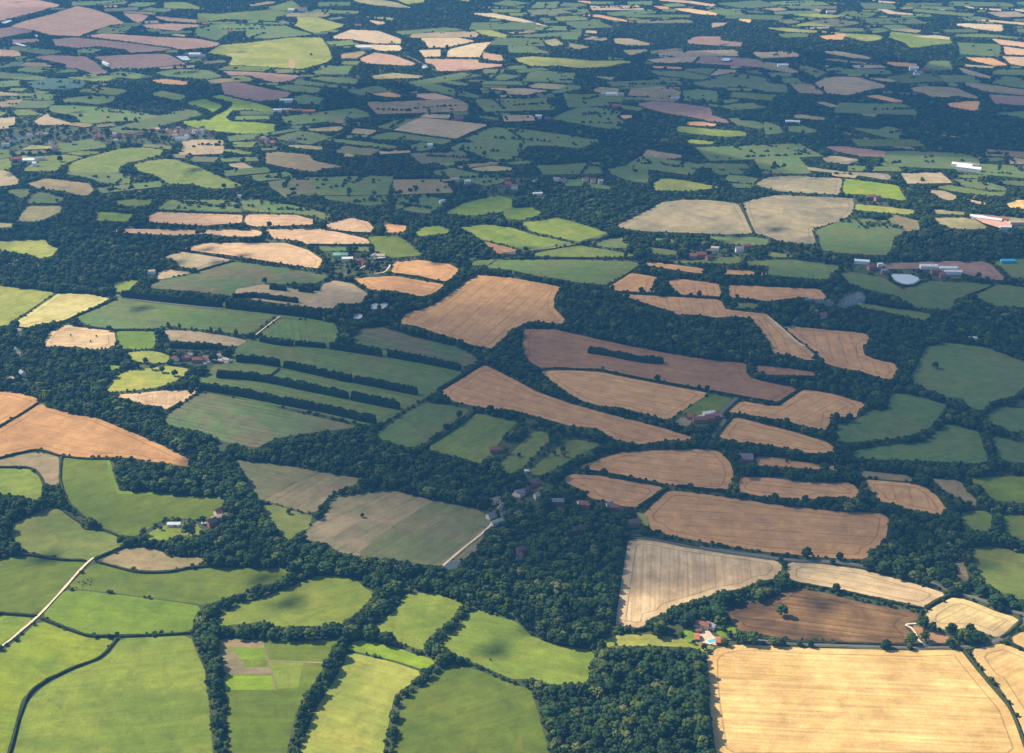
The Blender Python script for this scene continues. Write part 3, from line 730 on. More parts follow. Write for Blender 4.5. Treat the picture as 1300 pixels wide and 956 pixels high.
L B2 215,552:8 # left bush in the right orchard meadow
L B2 258,535:10 # upper bush in the right orchard meadow
L B2 262,560:10 # lower bush in the right orchard meadow
L B3 847,110:13 # tree alone in the large dark green pasture
L B3 412,382:15 # round tree right of the striped wheat field
L B3 347,372:13 # tree at the striped wheat field's corner
L B3 855,418:15 # round tree by the pale path
L B3 1020,705:13 # upper tree beside the lit right pasture
L B3 1018,820:12 # tree between the two right pastures
L B3 35,785:13 # left tree over the wide wheat field
L B3 187,795:13 # second tree over the wide wheat field
L B3 92,412:17 # round tree beneath the striped wheat field
L B3 95,590:6 # small tree in the pasture's lower edge
L C0 555,802:12 # round bush between green and tan fields
L C0 385,775:12 # bushy tree at the tan field's top
L C0 855,787:13 # first poplar above the brown strip
L C0 912,792:12 # second poplar above the brown strip
L C0 975,802:9 # short poplar above the brown strip
L C0 1072,812:13 # third tall poplar above the brown strip
L C0 1117,815:13 # fourth tall poplar above the brown strip
L C0 1200,825:14 # broad poplar at the brown strip's right
L C0 1280,845:11 # poplar at the brown strip's end
L C0 360,827:4 # left dark bush in the tan field
L C0 490,832:4 # upper dark bush in the tan field
L C0 460,858:4 # lower dark bush in the tan field
L C0 990,505:12 # tree at the end of the dark crop's hedge
L C0 222,92:13 # round tree in the upper left meadow
L C0 1137,78:14 # round tree above the long dark green field
L C0 1200,70:9 # small tree above the long dark green field
L C1 68,275:15 # round tree between two lit wheat fields
L C1 45,560:13 # left tree over the tan field
L C1 195,578:12 # tree between the two dense blocks
L C1 308,595:12 # tree at the right end of the dense blocks
L C1 475,845:15 # broad tree in the wood gap by the pale pond
L C1 790,815:14 # first round tree at the foot of the pink field
L C1 855,835:17 # second round tree at the foot of the pink field
L C1 950,862:17 # third round tree at the foot of the pink field
L C1 1038,880:16 # fourth round tree at the foot of the pink field
L C2 655,608:13 # round tree in the notched wheat field
L C2 510,595:12 # tree at the notched wheat's left corner
L C2 710,605:10 # tree beside the wheat notch copse
L C2 735,572:16 # upper tree of the copse in the wheat notch
L C2 765,595:16 # middle tree of the copse in the wheat notch
L C2 800,612:15 # lower tree of the copse in the wheat notch
L C2 835,620:10 # small tree at the copse's right end
L C2 907,625:8 # small tree on the notched wheat's bottom hedge
L C2 950,627:13 # round tree on the notched wheat's bottom hedge
L C2 70,400:13 # tree on the pale lane
L C2 1143,640:11 # tree by the right wheat fields
L C2 225,378:8 # left tree on the lane hedge
L C2 267,372:7 # middle tree on the lane hedge
L C2 306,365:10 # right tree on the lane hedge
L C2 245,340:8 # small tree inside the lit green field
L C3 345,520:14 # pair-topped tree left of the pond meadow
L C3 1068,533:13 # left tree in the pasture right of the polytunnels
L C3 1112,548:11 # right tree in the pasture right of the polytunnels
L D0 640,617:14 # left far tree under the rounded green field
L D0 690,622:15 # right far tree under the rounded green field
L D0 345,608:18 # far tree at the green field's lower left
L D0 305,822:18 # round tree in the far lit meadow
L D1 280,282:10 # far lone tree in the pale green field
L D1 905,248:13 # left far tree between pale fields
L D1 970,246:15 # right far tree between pale fields
L D1 945,282:12 # far tree beneath the pair in pale fields
L D1 690,222:10 # far tree at the end of the pale field's row
L D1 1160,790:14 # far tree on the dark green slope
L D3 277,455:12 # far tree at the big tan field's left
L D3 245,455:10 # second far tree at the big tan field's left

L A2 960,545:11 # pale green rounded tree behind the lit farmhouse
L A2 1075,610:9 # bright bushy tree right of the farmhouse
L A2 1105,640:10 # large shrub at the right garden corner
L A2 1080,680:10 # round shrub between the pool and the stubble
L A2 975,700:9 # dark round bush below the courtyard
L A2 740,640:14 # pale round tree at the foot of the buff stubble
L A2 870,590:11 # slim green tree left of the farmhouse
L A2 920,672:6 # dark hedge bush below the small lawn
L B0 655,75:13 # dark tree at the lit paddock's left side
L B0 740,85:11 # tree inside the lit paddock
"""

# ------------------------------------------------------------------ little noise for shapes
def hash2(ix, iy, s=0):
    h = np.sin(ix * 127.1 + iy * 311.7 + s * 74.7) * 43758.5453
    return h - np.floor(h)
def vnoise(x, y, s=0):
    ix, iy = np.floor(x), np.floor(y); fx, fy = x - ix, y - iy
    fx = fx * fx * (3 - 2 * fx); fy = fy * fy * (3 - 2 * fy)
    return (hash2(ix, iy, s) * (1 - fx) + hash2(ix + 1, iy, s) * fx) * (1 - fy) + (hash2(ix, iy + 1, s) * (1 - fx) + hash2(ix + 1, iy + 1, s) * fx) * fy
def fbm(x, y, s=0):
    return 0.55 * vnoise(x, y, s) + 0.3 * vnoise(2.1 * x, 2.1 * y, s + 3) + 0.15 * vnoise(4.3 * x, 4.3 * y, s + 9)

# ------------------------------------------------------------------ materials
def mat_new(name):
    m = bpy.data.materials.new(name); m.use_nodes = True
    nt = m.node_tree; b = nt.nodes['Principled BSDF']
    b.inputs['Roughness'].default_value = 0.9; b.inputs['Specular IOR Level'].default_value = 0.15
    return m, nt, b
def node(nt, t, **k):
    n = nt.nodes.new(t)
    for a, v in k.items(): setattr(n, a, v)
    return n
def ramp(nt, fac, stops):
    n = nt.nodes.new('ShaderNodeValToRGB'); e = n.color_ramp.elements
    while len(e) < len(stops): e.new(0.5)
    for i, (p, c) in enumerate(stops):
        e[i].position = p; e[i].color = (*c, 1) if len(c) == 3 else c
    nt.links.new(fac, n.inputs[0]); return n.outputs[0]
def noise(nt, vec, scale, detail=3, rough=0.55, dist=0.0):
    n = nt.nodes.new('ShaderNodeTexNoise'); n.inputs['Scale'].default_value = scale
    n.inputs['Detail'].default_value = detail; n.inputs['Roughness'].default_value = rough; n.inputs['Distortion'].default_value = dist
    nt.links.new(vec, n.inputs['Vector']); return n.outputs['Fac']
def mapping(nt, vec, sc):
    n = nt.nodes.new('ShaderNodeMapping'); n.inputs['Scale'].default_value = sc; nt.links.new(vec, n.inputs['Vector']); return n.outputs[0]
def mixc(nt, fac, a, b, bt='MIX'):
    n = nt.nodes.new('ShaderNodeMix'); n.data_type = 'RGBA'; n.blend_type = bt
    for s, v in ((n.inputs[0], fac), (n.inputs[6], a), (n.inputs[7], b)):
        if isinstance(v, (int, float)): s.default_value = v
        elif isinstance(v, tuple): s.default_value = (*v, 1)
        else: nt.links.new(v, s)
    return n.outputs[2]
def mathn(nt, op, a, b=None, c=None):
    n = nt.nodes.new('ShaderNodeMath'); n.operation = op
    for i, v in enumerate((a, b, c)):
        if v is None: continue
        if isinstance(v, (int, float)): n.inputs[i].default_value = v
        else: nt.links.new(v, n.inputs[i])
    return n.outputs[0]

# kind: colour A, colour B (blotches), tramline strength, tramline spacing, row-streak strength
KIND = {
 'G1': ((0.115,0.146,0.013), (0.086,0.121,0.009), 0, 24, .14), 'G2': ((0.110,0.146,0.024), (0.147,0.166,0.033), 0, 24, .14),
 'G3': ((0.167,0.205,0.022), (0.112,0.156,0.015), 0, 24, .12), 'G4': ((0.265,0.265,0.043), (0.186,0.210,0.031), 0, 24, .15),
 'B1': ((0.140,0.198,0.012), (0.102,0.158,0.009), .12, 22, .12), 'B2': ((0.198,0.242,0.013), (0.138,0.195,0.014), .06, 22, .14),
 'B3': ((0.188,0.268,0.011), (0.145,0.224,0.010), .10, 18, .12),
 'D1': ((0.076,0.118,0.034), (0.120,0.103,0.049), .35, 12, .30), 'D2': ((0.092,0.149,0.031), (0.114,0.137,0.037), .25, 12, .20),
 'D3': ((0.089,0.139,0.034), (0.114,0.134,0.037), .12, 22, .10), 'D4': ((.050,.100,.070), (.060,.105,.070), .1, 22, .08),
 'T1': ((.250,.185,.092), (.180,.155,.065), 0, 24, .16), 'T2': ((.340,.225,.105), (.250,.185,.075), 0, 24, .14),
 'T3': ((.340,.255,.145), (.270,.218,.112), .12, 22, .12), 'T4': ((.290,.250,.105), (.205,.195,.072), 0, 24, .12),
 'T5': ((.210,.165,.085), (.140,.128,.058), 0, 24, .20),
 'G5': ((.105,.120,.042), (.140,.125,.055), 0, 24, .18),
 'W1': ((0.493,0.269,0.104), (0.427,0.230,0.090), .42, 21, .10), 'W2': ((0.485,0.315,0.178), (0.417,0.267,0.145), .24, 21, .10),
 'W3': ((0.400,0.245,0.143), (0.350,0.209,0.126), .15, 24, .08),
 'Y1': ((0.645,0.426,0.154), (0.516,0.330,0.113), .10, 26, .30), 'Y2': ((0.621,0.408,0.162), (0.514,0.332,0.117), .15, 14, .24),
 'K1': ((0.543,0.379,0.198), (0.388,0.264,0.138), .28, 11, .24), 'K2': ((0.532,0.392,0.192), (0.418,0.304,0.151), .22, 11, .24),
 'K3': ((0.543,0.392,0.162), (0.369,0.265,0.128), .2, 14, .26), 'K4': ((.450,.385,.130), (.370,.320,.105), .15, 20, .15),
 'K5': ((0.286,0.231,0.123), (0.184,0.157,0.090), .25, 9, .25), 'K6': ((0.494,0.375,0.209), (0.427,0.320,0.171), .12, 22, .08),
 'P1': ((.215,.118,.040), (.070,.040,.016), .12, 9, .55), 'P2': ((.330,.185,.085), (.250,.135,.065), .1, 9, .28),
 'P3': ((0.284,0.147,0.064), (0.236,0.123,0.056), .25, 21, .10), 'P4': ((0.240,0.148,0.105), (0.205,0.128,0.091), .12, 21, .08),
 'O1': ((0.423,0.227,0.087), (0.350,0.185,0.069), .18, 22, .14),
}
def field_mat(k):
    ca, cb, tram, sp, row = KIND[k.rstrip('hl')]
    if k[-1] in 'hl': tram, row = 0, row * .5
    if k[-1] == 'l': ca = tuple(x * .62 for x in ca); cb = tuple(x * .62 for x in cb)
    m, nt, b = mat_new('field_' + k)
    tc = node(nt, 'ShaderNodeTexCoord'); oi = node(nt, 'ShaderNodeObjectInfo')
    co = tc.outputs['Object']
    off = node(nt, 'ShaderNodeVectorMath', operation='ADD'); nt.links.new(co, off.inputs[0])
    mul = node(nt, 'ShaderNodeVectorMath', operation='SCALE'); mul.inputs[0].default_value = (900, 500, 0)
    nt.links.new(oi.outputs['Random'], mul.inputs['Scale']); nt.links.new(mul.outputs[0], off.inputs[1]); v = off.outputs[0]
    big = ramp(nt, noise(nt, v, 0.010, 4, .6, .6), [(.38, (0, 0, 0)), (.60, (1, 1, 1))])
    c = mixc(nt, big, ca, cb)
    # streaks along the rows
    st = noise(nt, mapping(nt, v, (.006, .16, 1)), 1.0, 4, .65)
    c = mixc(nt, 1.0, c, ramp(nt, st, [(.3, (1 - row,) * 3), (.7, (1 + row,) * 3)]), 'MULTIPLY')
    mid = noise(nt, v, 0.045, 5, .7, .4)
    c = mixc(nt, 1.0, c, ramp(nt, mid, [(.3, (.76,) * 3), (.7, (1.24,) * 3)]), 'MULTIPLY')
    fine = noise(nt, v, 0.45, 2, .6)
    c = mixc(nt, 1.0, c, ramp(nt, fine, [(.3, (.86,) * 3), (.7, (1.14,) * 3)]), 'MULTIPLY')
    if k[0] in 'GTB':
        wet = ramp(nt, noise(nt, v, .022, 5, .75, 1.2), [(.60, (0, 0, 0)), (.72, (1, 1, 1))])
        c = mixc(nt, mathn(nt, 'MULTIPLY', wet, .55), c, tuple(x * .55 for x in cb))
        dry = ramp(nt, noise(nt, v, .017, 5, .7, .5), [(.56, (0, 0, 0)), (.70, (1, 1, 1))])
        c = mixc(nt, mathn(nt, 'MULTIPLY', dry, .45), c, (ca[0] * 1.6, ca[1] * 1.25, ca[2] * 1.5))
    if tram:
        sep = node(nt, 'ShaderNodeSeparateXYZ'); nt.links.new(co, sep.inputs[0])
        wob = mathn(nt, 'MULTIPLY_ADD', noise(nt, co, 0.006, 1), 5.0, sep.outputs['Y'])
        fr = mathn(nt, 'FRACT', mathn(nt, 'DIVIDE', wob, float(sp)))
        line = mathn(nt, 'LESS_THAN', mathn(nt, 'ABSOLUTE', mathn(nt, 'SUBTRACT', fr, .5)), 1.1 / sp)
        line = mathn(nt, 'MULTIPLY', line, mathn(nt, 'MULTIPLY', noise(nt, v, .02, 2), tram * 1.7))
        c = mixc(nt, line, c, tuple(x * .32 for x in ca))
    tint = mixc(nt, 1.0, c, oi.outputs['Color'], 'MULTIPLY')
    nt.links.new(tint, b.inputs['Base Color']); return m
MATS = {}
def fm(k):
    if k not in MATS: MATS[k] = field_mat(k)
    return MATS[k]

def simple(name, col, rough=.8, var=.15, sc=.6, metal=0):
    if name in MATS: return MATS[name]
    m, nt, b = mat_new(name); tc = node(nt, 'ShaderNodeTexCoord')
    f = noise(nt, tc.outputs['Object'], sc, 4)
    c = ramp(nt, f, [(.3, tuple(x * (1 - var) for x in col)), (.7, tuple(min(1, x * (1 + var)) for x in col))])
    nt.links.new(c, b.inputs['Base Color']); b.inputs['Roughness'].default_value = rough; b.inputs['Metallic'].default_value = metal
    MATS[name] = m; return m

def leaf_mat(name, stops, nvar=.25):
    m, nt, b = mat_new(name); oi = node(nt, 'ShaderNodeObjectInfo'); tc = node(nt, 'ShaderNodeTexCoord')
    c = ramp(nt, oi.outputs['Random'], stops)
    f = noise(nt, tc.outputs['Object'], 7.0 if name == 'leaves' else .5, 2)
    c = mixc(nt, 1.0, c, ramp(nt, f, [(.3, (1 - nvar,) * 3), (.7, (1 + nvar,) * 3)]), 'MULTIPLY')
    nt.links.new(c, b.inputs['Base Color']); b.inputs['Roughness'].default_value = .85; b.inputs['Specular IOR Level'].default_value = .05
    return m
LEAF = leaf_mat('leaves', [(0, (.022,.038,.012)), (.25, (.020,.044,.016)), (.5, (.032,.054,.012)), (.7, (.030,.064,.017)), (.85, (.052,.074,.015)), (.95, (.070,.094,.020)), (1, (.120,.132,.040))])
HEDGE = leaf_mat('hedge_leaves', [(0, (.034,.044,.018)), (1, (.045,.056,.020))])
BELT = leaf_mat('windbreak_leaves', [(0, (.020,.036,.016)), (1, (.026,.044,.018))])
BARK = simple('bark', (.10,.075,.05), .95, .2, 2)

# ------------------------------------------------------------------ mesh helpers
def link(name, me, m=None, parent=None):
    o = bpy.data.objects.new(name, me); C.objects.link(o)
    if m is not None: me.materials.append(m)
    if parent is not None: o.parent = parent
    return o
def mesh(name, v, f, smooth=False):
    me = bpy.data.meshes.new(name); me.from_pydata(v, [], f)
    if smooth: me.polygons.foreach_set('use_smooth', [True] * len(me.polygons))
    me.update(); return me
def tag(o, label=None, cat=None, group=None, kind=None):
    if label: o['label'] = label
    if cat: o['category'] = cat
    if group: o['group'] = group
    if kind: o['kind'] = kind
    return o
def empty(name, loc, rz=0):
    o = bpy.data.objects.new(name, None); C.objects.link(o); o.location = loc; o.rotation_euler = (0, 0, rz); o.empty_display_size = 2; return o
def box(v, f, x0, x1, y0, y1, z0, z1):
    n = len(v)
    v += [(x0,y0,z0),(x1,y0,z0),(x1,y1,z0),(x0,y1,z0),(x0,y0,z1),(x1,y0,z1),(x1,y1,z1),(x0,y1,z1)]
    f += [(n,n+3,n+2,n+1),(n+4,n+5,n+6,n+7),(n,n+1,n+5,n+4),(n+1,n+2,n+6,n+5),(n+2,n+3,n+7,n+6),(n+3,n,n+4,n+7)]

# ------------------------------------------------------------------ the ground sheet
m, nt, b = mat_new('ground'); tc = node(nt, 'ShaderNodeTexCoord')
c = ramp(nt, noise(nt, tc.outputs['Object'], .02, 6, .65), [(.3, (.030,.045,.018)), (.5, (.050,.066,.024)), (.75, (.095,.100,.042))])
nt.links.new(c, b.inputs['Base Color'])
gv = [(-16000, -4000, 0), (16000, -4000, 0), (16000, 26000, 0), (-16000, 26000, 0)]
tag(link('ground', mesh('ground', gv, [(0, 1, 2, 3)]), m), kind='structure')

# map of what covers each bit of ground, kept in photograph coordinates at twice its resolution
RX0, RY0, RS = -450, -70, 2
RW, RH = (1750 + 450) * RS, (1260 + 70) * RS
cover = np.zeros((RH, RW), np.int16)
def fill(poly, val, arr=None, grow=0):
    arr = cover if arr is None else arr
    P = np.array(poly, float); P = (P - (RX0, RY0)) * RS
    x0, y0 = np.maximum(np.floor(P.min(0)).astype(int) - 1, 0); x1, y1 = np.ceil(P.max(0)).astype(int) + 1
    x1, y1 = min(x1, RW), min(y1, RH)
    if x1 <= x0 or y1 <= y0: return
    X, Y = np.meshgrid(np.arange(x0, x1) + .5, np.arange(y0, y1) + .5)
    ins = np.zeros(X.shape, bool); n = len(P)
    for i in range(n):
        ax, ay = P[i]; bx, by = P[(i + 1) % n]
        if ay == by: continue
        cr = ((ay > Y) != (by > Y)) & (X < (bx - ax) * (Y - ay) / (by - ay) + ax)
        ins ^= cr
    sub = arr[y0:y1, x0:x1]; sub[ins] = val
def look(px, py, arr=None):
    arr = cover if arr is None else arr
    ix = np.clip(((px - RX0) * RS).astype(int), 0, RW - 1); iy = np.clip(((py - RY0) * RS).astype(int), 0, RH - 1)
    return arr[iy, ix]

def smooth_ring(p):
    out = []; n = len(p)
    for i in range(n):
        a, b, c = Vector(p[i - 1]), Vector(p[i]), Vector(p[(i + 1) % n])
        u, w = a - b, c - b; k = .11
        if u.length < 1e-3 or w.length < 1e-3: continue
        ang = u.angle(w)
        if ang > R(115):
            out += [b + u * k, b + (u + w) * .03, b + w * k]
        else:
            out += [b + u.normalized() * min(7, u.length * .3), b + w.normalized() * min(7, w.length * .3)]
    return out
fields = []
def add_field(kind, poly_px, d, name, z, world_poly=None, tint=1.0):
    sharp = kind.endswith('!'); kind = kind.rstrip('!')
    W = [Vector(ground(*p)) for p in poly_px] if world_poly is None else [Vector(p) for p in world_poly]
    cen = sum(W, Vector((0, 0))) / len(W)
    if world_poly is None:
        cpx = (sum(p[0] for p in poly_px) / len(poly_px), sum(p[1] for p in poly_px) / len(poly_px))
        a = Vector(ground(cpx[0] - d[0] * 2, cpx[1] - d[1] * 2)); b_ = Vector(ground(cpx[0] + d[0] * 2, cpx[1] + d[1] * 2))
        ang = math.atan2(*(b_ - a).yx)
    else: ang = d
    ring = list(W) if sharp else smooth_ring(W)
    ca, sa = math.cos(-ang), math.sin(-ang)
    tol = lambda P_: [Vector(((p - cen).x * ca - (p - cen).y * sa, (p - cen).x * sa + (p - cen).y * ca)) for p in P_]
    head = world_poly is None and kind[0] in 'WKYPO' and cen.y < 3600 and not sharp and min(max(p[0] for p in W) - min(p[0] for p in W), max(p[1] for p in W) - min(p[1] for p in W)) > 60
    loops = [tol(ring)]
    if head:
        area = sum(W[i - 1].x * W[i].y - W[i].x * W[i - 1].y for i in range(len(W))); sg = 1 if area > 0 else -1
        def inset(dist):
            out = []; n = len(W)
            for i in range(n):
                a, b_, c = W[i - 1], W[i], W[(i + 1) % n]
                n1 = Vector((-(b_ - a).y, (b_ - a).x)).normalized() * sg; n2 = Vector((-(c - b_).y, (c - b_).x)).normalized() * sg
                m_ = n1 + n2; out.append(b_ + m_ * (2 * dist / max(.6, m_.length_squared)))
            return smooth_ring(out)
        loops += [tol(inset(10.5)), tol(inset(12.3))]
    vv, ee = [], []
    for L in loops:
        n0 = len(vv); vv += L; ee += [(n0 + i, n0 + (i + 1) % len(L)) for i in range(len(L))]
    rv_, _, rf_, *_x = delaunay_2d_cdt(vv, ee, [], 0, 1e-3)
    def inside(q, L):
        c_ = False
        for i in range(len(L)):
            a, b_ = L[i - 1], L[i]
            if (a.y > q.y) != (b_.y > q.y) and q.x < (b_.x - a.x) * (q.y - a.y) / (b_.y - a.y) + a.x: c_ = not c_
        return c_
    fs, mi = [], []
    for tri in rf_:
        q = (rv_[tri[0]] + rv_[tri[1]] + rv_[tri[2]]) / 3
        if not inside(q, loops[0]): continue
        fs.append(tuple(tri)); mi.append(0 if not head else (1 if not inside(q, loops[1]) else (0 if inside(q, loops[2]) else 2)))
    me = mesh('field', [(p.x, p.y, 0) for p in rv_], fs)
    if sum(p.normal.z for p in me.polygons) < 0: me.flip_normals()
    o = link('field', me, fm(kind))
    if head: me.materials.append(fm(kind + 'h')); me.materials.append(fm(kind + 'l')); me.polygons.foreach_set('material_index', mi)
    o.location = (cen.x, cen.y, z); o.rotation_euler.z = ang
    t = tint * rnd.uniform(.93, 1.07); o.color = (t, t * rnd.uniform(.98, 1.02), t * rnd.uniform(.96, 1.04), 1)
    o['kind'] = 'structure'
    if name: o['label'] = name
    return W
idx = 0; BRIGHT = set()
for line in FIELDS.strip().split('\n'):
    name = None
    if '#' in line: line, name = line.split('#'); name = name.strip()
    t = line.split(); d = tuple(map(float, t[2].split(',')))
    P = pts(t[0], t[3:]); idx += 1
    W = add_field(t[1], P, d, name, .2 + .004 * idx)
    fill(P, idx); fields.append((idx, name, W))
    if t[1][0] != 'D' or name: BRIGHT.add(idx)
NF = idx

dens = np.full((RH, RW), 100, np.int16)
for line in DATA.strip().split('\n'):
    if line.startswith('S '): t = line.split(); fill(pts(t[2], t[3:]), int(float(t[1]) * 100), dens)
# small paddocks scattered through the distant wooded country
fk = ['D3!', 'G2!', 'T1!', 'D2!', 'D3!', 'D3!', 'G1!', 'T3!', 'D2!', 'G5!', 'D3!']; nfill = 0
WOODS = [(760,28,1000,62),(985,48,1240,85),(1140,125,1330,195),(970,112,1060,145),(655,172,840,215),(810,140,955,198),(350,195,560,235),(140,102,280,145),
         (200,-5,330,28),(430,0,620,40),(1010,235,1320,330),(730,222,940,255)]
for tr_ in range(60000):
    if nfill >= (230 if tr_ < 14000 else 480 if tr_ < 34000 else 820): continue
    qx_, qy_ = rnd.uniform(-20, 1320), 4 + 235 * rnd.random() ** 1.15
    if look(np.array([qx_]), np.array([qy_]), dens)[0] < 36: continue
    if any(x0 < qx_ < x1 and y0 < qy_ < y1 for x0, y0, x1, y1 in WOODS): continue
    gx_, gy_ = ground(qx_, qy_); a = rnd.gauss(.1, .35); sz_ = 1 if tr_ < 14000 else .6 if tr_ < 34000 else .38; l_ = rnd.uniform(50, 150) * sz_; w_ = rnd.uniform(35, 95) * sz_
    if fbm(np.array(gx_ / 420), np.array(gy_ / 420), 31) > (.62 if sz_ == 1 else .56): continue
    q = []
    for (u, v_) in ((-1, -1), (1, -1), (1.02, .1), (1, 1), (-.1, 1.03), (-1, 1)):
        u *= l_ * rnd.uniform(.84, 1.16); v_ *= w_ * rnd.uniform(.84, 1.16)
        q.append((gx_ + u * math.cos(a) - v_ * math.sin(a), gy_ + u * math.sin(a) + v_ * math.cos(a)))
    t_ = [project(gx_ + (x - gx_) * s_, gy_ + (y - gy_) * s_) for x, y in q for s_ in (1.03, .6)]
    if any(look(np.array([x]), np.array([y]))[0] for x, y in t_): continue
    nfill += 1; add_field(rnd.choice(fk), None, a, None, .2 + .004 * (NF + 2 + nfill), q, rnd.uniform(.8, 1.1))
    fill([project(*p) for p in q], NF + 1)

# patchwork of fields outside the photograph's edges
gk = ['G1', 'G2', 'G3', 'D3', 'T1', 'W1', 'T3', 'B1', 'K5', 'P3']
grid = {}
S = 330.0
for i in range(-24, 25):
    for j in range(-2, 40):
        grid[i, j] = ((i + rnd.uniform(-.28, .28)) * S, 300 + (j + rnd.uniform(-.28, .28)) * S)
gz = .2 + .004 * (NF + 5)
for i in range(-24, 24):
    for j in range(-2, 39):
        q = [grid[i, j], grid[i + 1, j], grid[i + 1, j + 1], grid[i, j + 1]]
        vis = False
        for (x, y) in q + [((q[0][0] + q[2][0]) / 2, (q[0][1] + q[2][1]) / 2)]:
            if y > 200:
                px, py = project(x, y)
                if -25 < px < 1325 and 0 < py < 975: vis = True
                yy = max(0, min(py, 860))
                if -330 < px < 1625 and -5 < py < 1270 and look(np.array([px]), np.array([py]))[0] > 0: vis = True
        if vis or rnd.random() < .25: continue
        cx = sum(p[0] for p in q) / 4; cy = sum(p[1] for p in q) / 4
        q = [(cx + (x - cx) * .93, cy + (y - cy) * .93) for x, y in q]
        add_field(rnd.choice(gk), None, rnd.uniform(0, 3), None, .2, q)
        if min(p[1] for p in q) > 650: fill([project(*p) for p in q], NF + 1)

# ------------------------------------------------------------------ parse the rest of the survey
hedges, belts, roads, ponds, pools, sparse, blds, lone = [], [], [], [], [], [], [], []
for line in DATA.strip().split('\n'):
    lab = None
    if line.startswith('#') or not line.strip(): continue
    if '#' in line: line, lab = line.split('#'); lab = lab.strip()
    t = line.split()
    if t[0] == 'H': hedges.append((float(t[2]), float(t[3]), pts(t[1], t[4:]), lab))
    elif t[0] == 'K': belts.append((float(t[2]), float(t[3]), pts(t[1], t[4:]), lab))
    elif t[0] == 'R': roads.append((t[1], float(t[2]), pts(t[3], t[4:])))
    elif t[0] == 'P': ponds.append((t[1], pts(t[2], t[3:]), lab))
    elif t[0] == 'Q': pools.append((pts(t[1], [t[2]])[0], float(t[3]), float(t[4]), float(t[5]), lab))
    elif t[0] == 'S': sparse.append((float(t[1]), pts(t[2], t[3:])))
    elif t[0] == 'B': blds.append((pts(t[1], [t[2]])[0], *map(float, t[3:7]), t[7], t[8], t[9], lab))
    elif t[0] == 'L': lone.append((pts(t[1], [t[2]])[0], float(t[2].split(':')[1]), lab))

def resample(P, step, smooth=True):
    P = [Vector(p) for p in P]
    if smooth and len(P) > 2:                       # Catmull-Rom
        Q = [P[0] * 2 - P[1]] + P + [P[-1] * 2 - P[-2]]; out = []
        for i in range(1, len(Q) - 2):
            a, b_, c_, d_ = Q[i - 1:i + 3]; n = max(2, int((c_ - b_).length / step))
            for k in range(n):
                t = k / n
                out.append(.5 * ((2 * b_) + (c_ - a) * t + (2 * a - 5 * b_ + 4 * c_ - d_) * t * t + (3 * b_ - a - 3 * c_ + d_) * t ** 3))
        out.append(P[-1]); return out
    out = []
    for a, b_ in zip(P[:-1], P[1:]):
        n = max(1, int((b_ - a).length / step)); out += [a + (b_ - a) * k / n for k in range(n)]
    out.append(P[-1]); return out
def normals2d(L):
    N = []
    for i in range(len(L)):
        t = (L[min(i + 1, len(L) - 1)] - L[max(i - 1, 0)]).normalized(); N.append(Vector((-t.y, t.x)))
    return N

# roads and tracks: a gravel or tarmac sheet, the tarmac with grass verges
TRACK = simple('pale_gravel', (.62,.50,.33), .95, .2, .3); ROAD = simple('tarmac', (.14,.13,.125), .9, .15, .3)
VERGE = simple('verge_grass', (.10,.115,.045), .95, .25, .1)
rz_far = .2 + .004 * (NF + 830); rz = .85
def zr(y): return rz if y < 2500 else rz_far
for k, (kind, w, P) in enumerate(roads):
    L = resample([ground(*p) for p in P], 12); N = normals2d(L); zb = zr(min(q.y for q in L))
    def strip(name, hw, z, mt):
        v, f = [], []
        for i, (p, n_) in enumerate(zip(L, N)):
            j = 1 + .12 * math.sin(i * 1.7 + k) + rnd.uniform(-.12, .12)
            a, b_ = p + n_ * hw * j, p - n_ * hw * j
            v += [(a.x, a.y, z), (b_.x, b_.y, z)]
            if i: f.append((2 * i - 2, 2 * i - 1, 2 * i + 1, 2 * i))
        tag(link(name, mesh(name, v, f), mt), kind='structure')
    if kind == 'road': strip('road_verge', w * .5 + 2.5, zb + k * .004, VERGE); strip('road', w * .5, zb + .3 + k * .004, ROAD)
    else: strip('track', w * .5, zb + .3 + k * .004, TRACK)
    hw = w * .5 + (2 if kind == 'road' else 1.5)
    for i in range(len(L) - 1):
        q = [L[i] + N[i] * hw, L[i + 1] + N[i + 1] * hw, L[i + 1] - N[i + 1] * hw, L[i] - N[i] * hw]
        if min(p.y for p in q) > 700: fill([project(p.x, p.y) for p in q], NF + 2)

# ponds
m, nt, b = mat_new('pond_water'); b.inputs['Base Color'].default_value = (.035, .05, .05, 1); b.inputs['Roughness'].default_value = .04; b.inputs['Specular IOR Level'].default_value = .6
WATER = m
m, nt, b = mat_new('sky_pale_water'); b.inputs['Base Color'].default_value = (.42, .46, .45, 1); b.inputs['Roughness'].default_value = .12; b.inputs['Specular IOR Level'].default_value = 1.0  # brightness of the reflected sky is put into the base colour
SKY_WATER = m
BANK = simple('pond_bank', (.17,.15,.08), .95, .2, .1)
for k, (col, P, lab) in enumerate(ponds):
    W = smooth_ring([ground(*p) for p in P]); cen = sum(W, Vector((0, 0))) / len(W)
    for nm, sc, z, mt in (('pond_bank', 1.14, zr(cen.y) + .2, BANK), ('water', 1, zr(cen.y) + .3, WATER if col == 'dark' else SKY_WATER)):
        v = [(cen.x + (p.x - cen.x) * sc, cen.y + (p.y - cen.y) * sc, z + k * .004) for p in W]
        me = mesh(nm, v, [tuple(range(len(v)))]); 
        if me.polygons[0].normal.z < 0: me.flip_normals()
        tag(link(nm, me, mt), kind='structure')
    fill([project(cen.x + (p.x - cen.x) * 1.14, cen.y + (p.y - cen.y) * 1.14) for p in W], NF + 3)

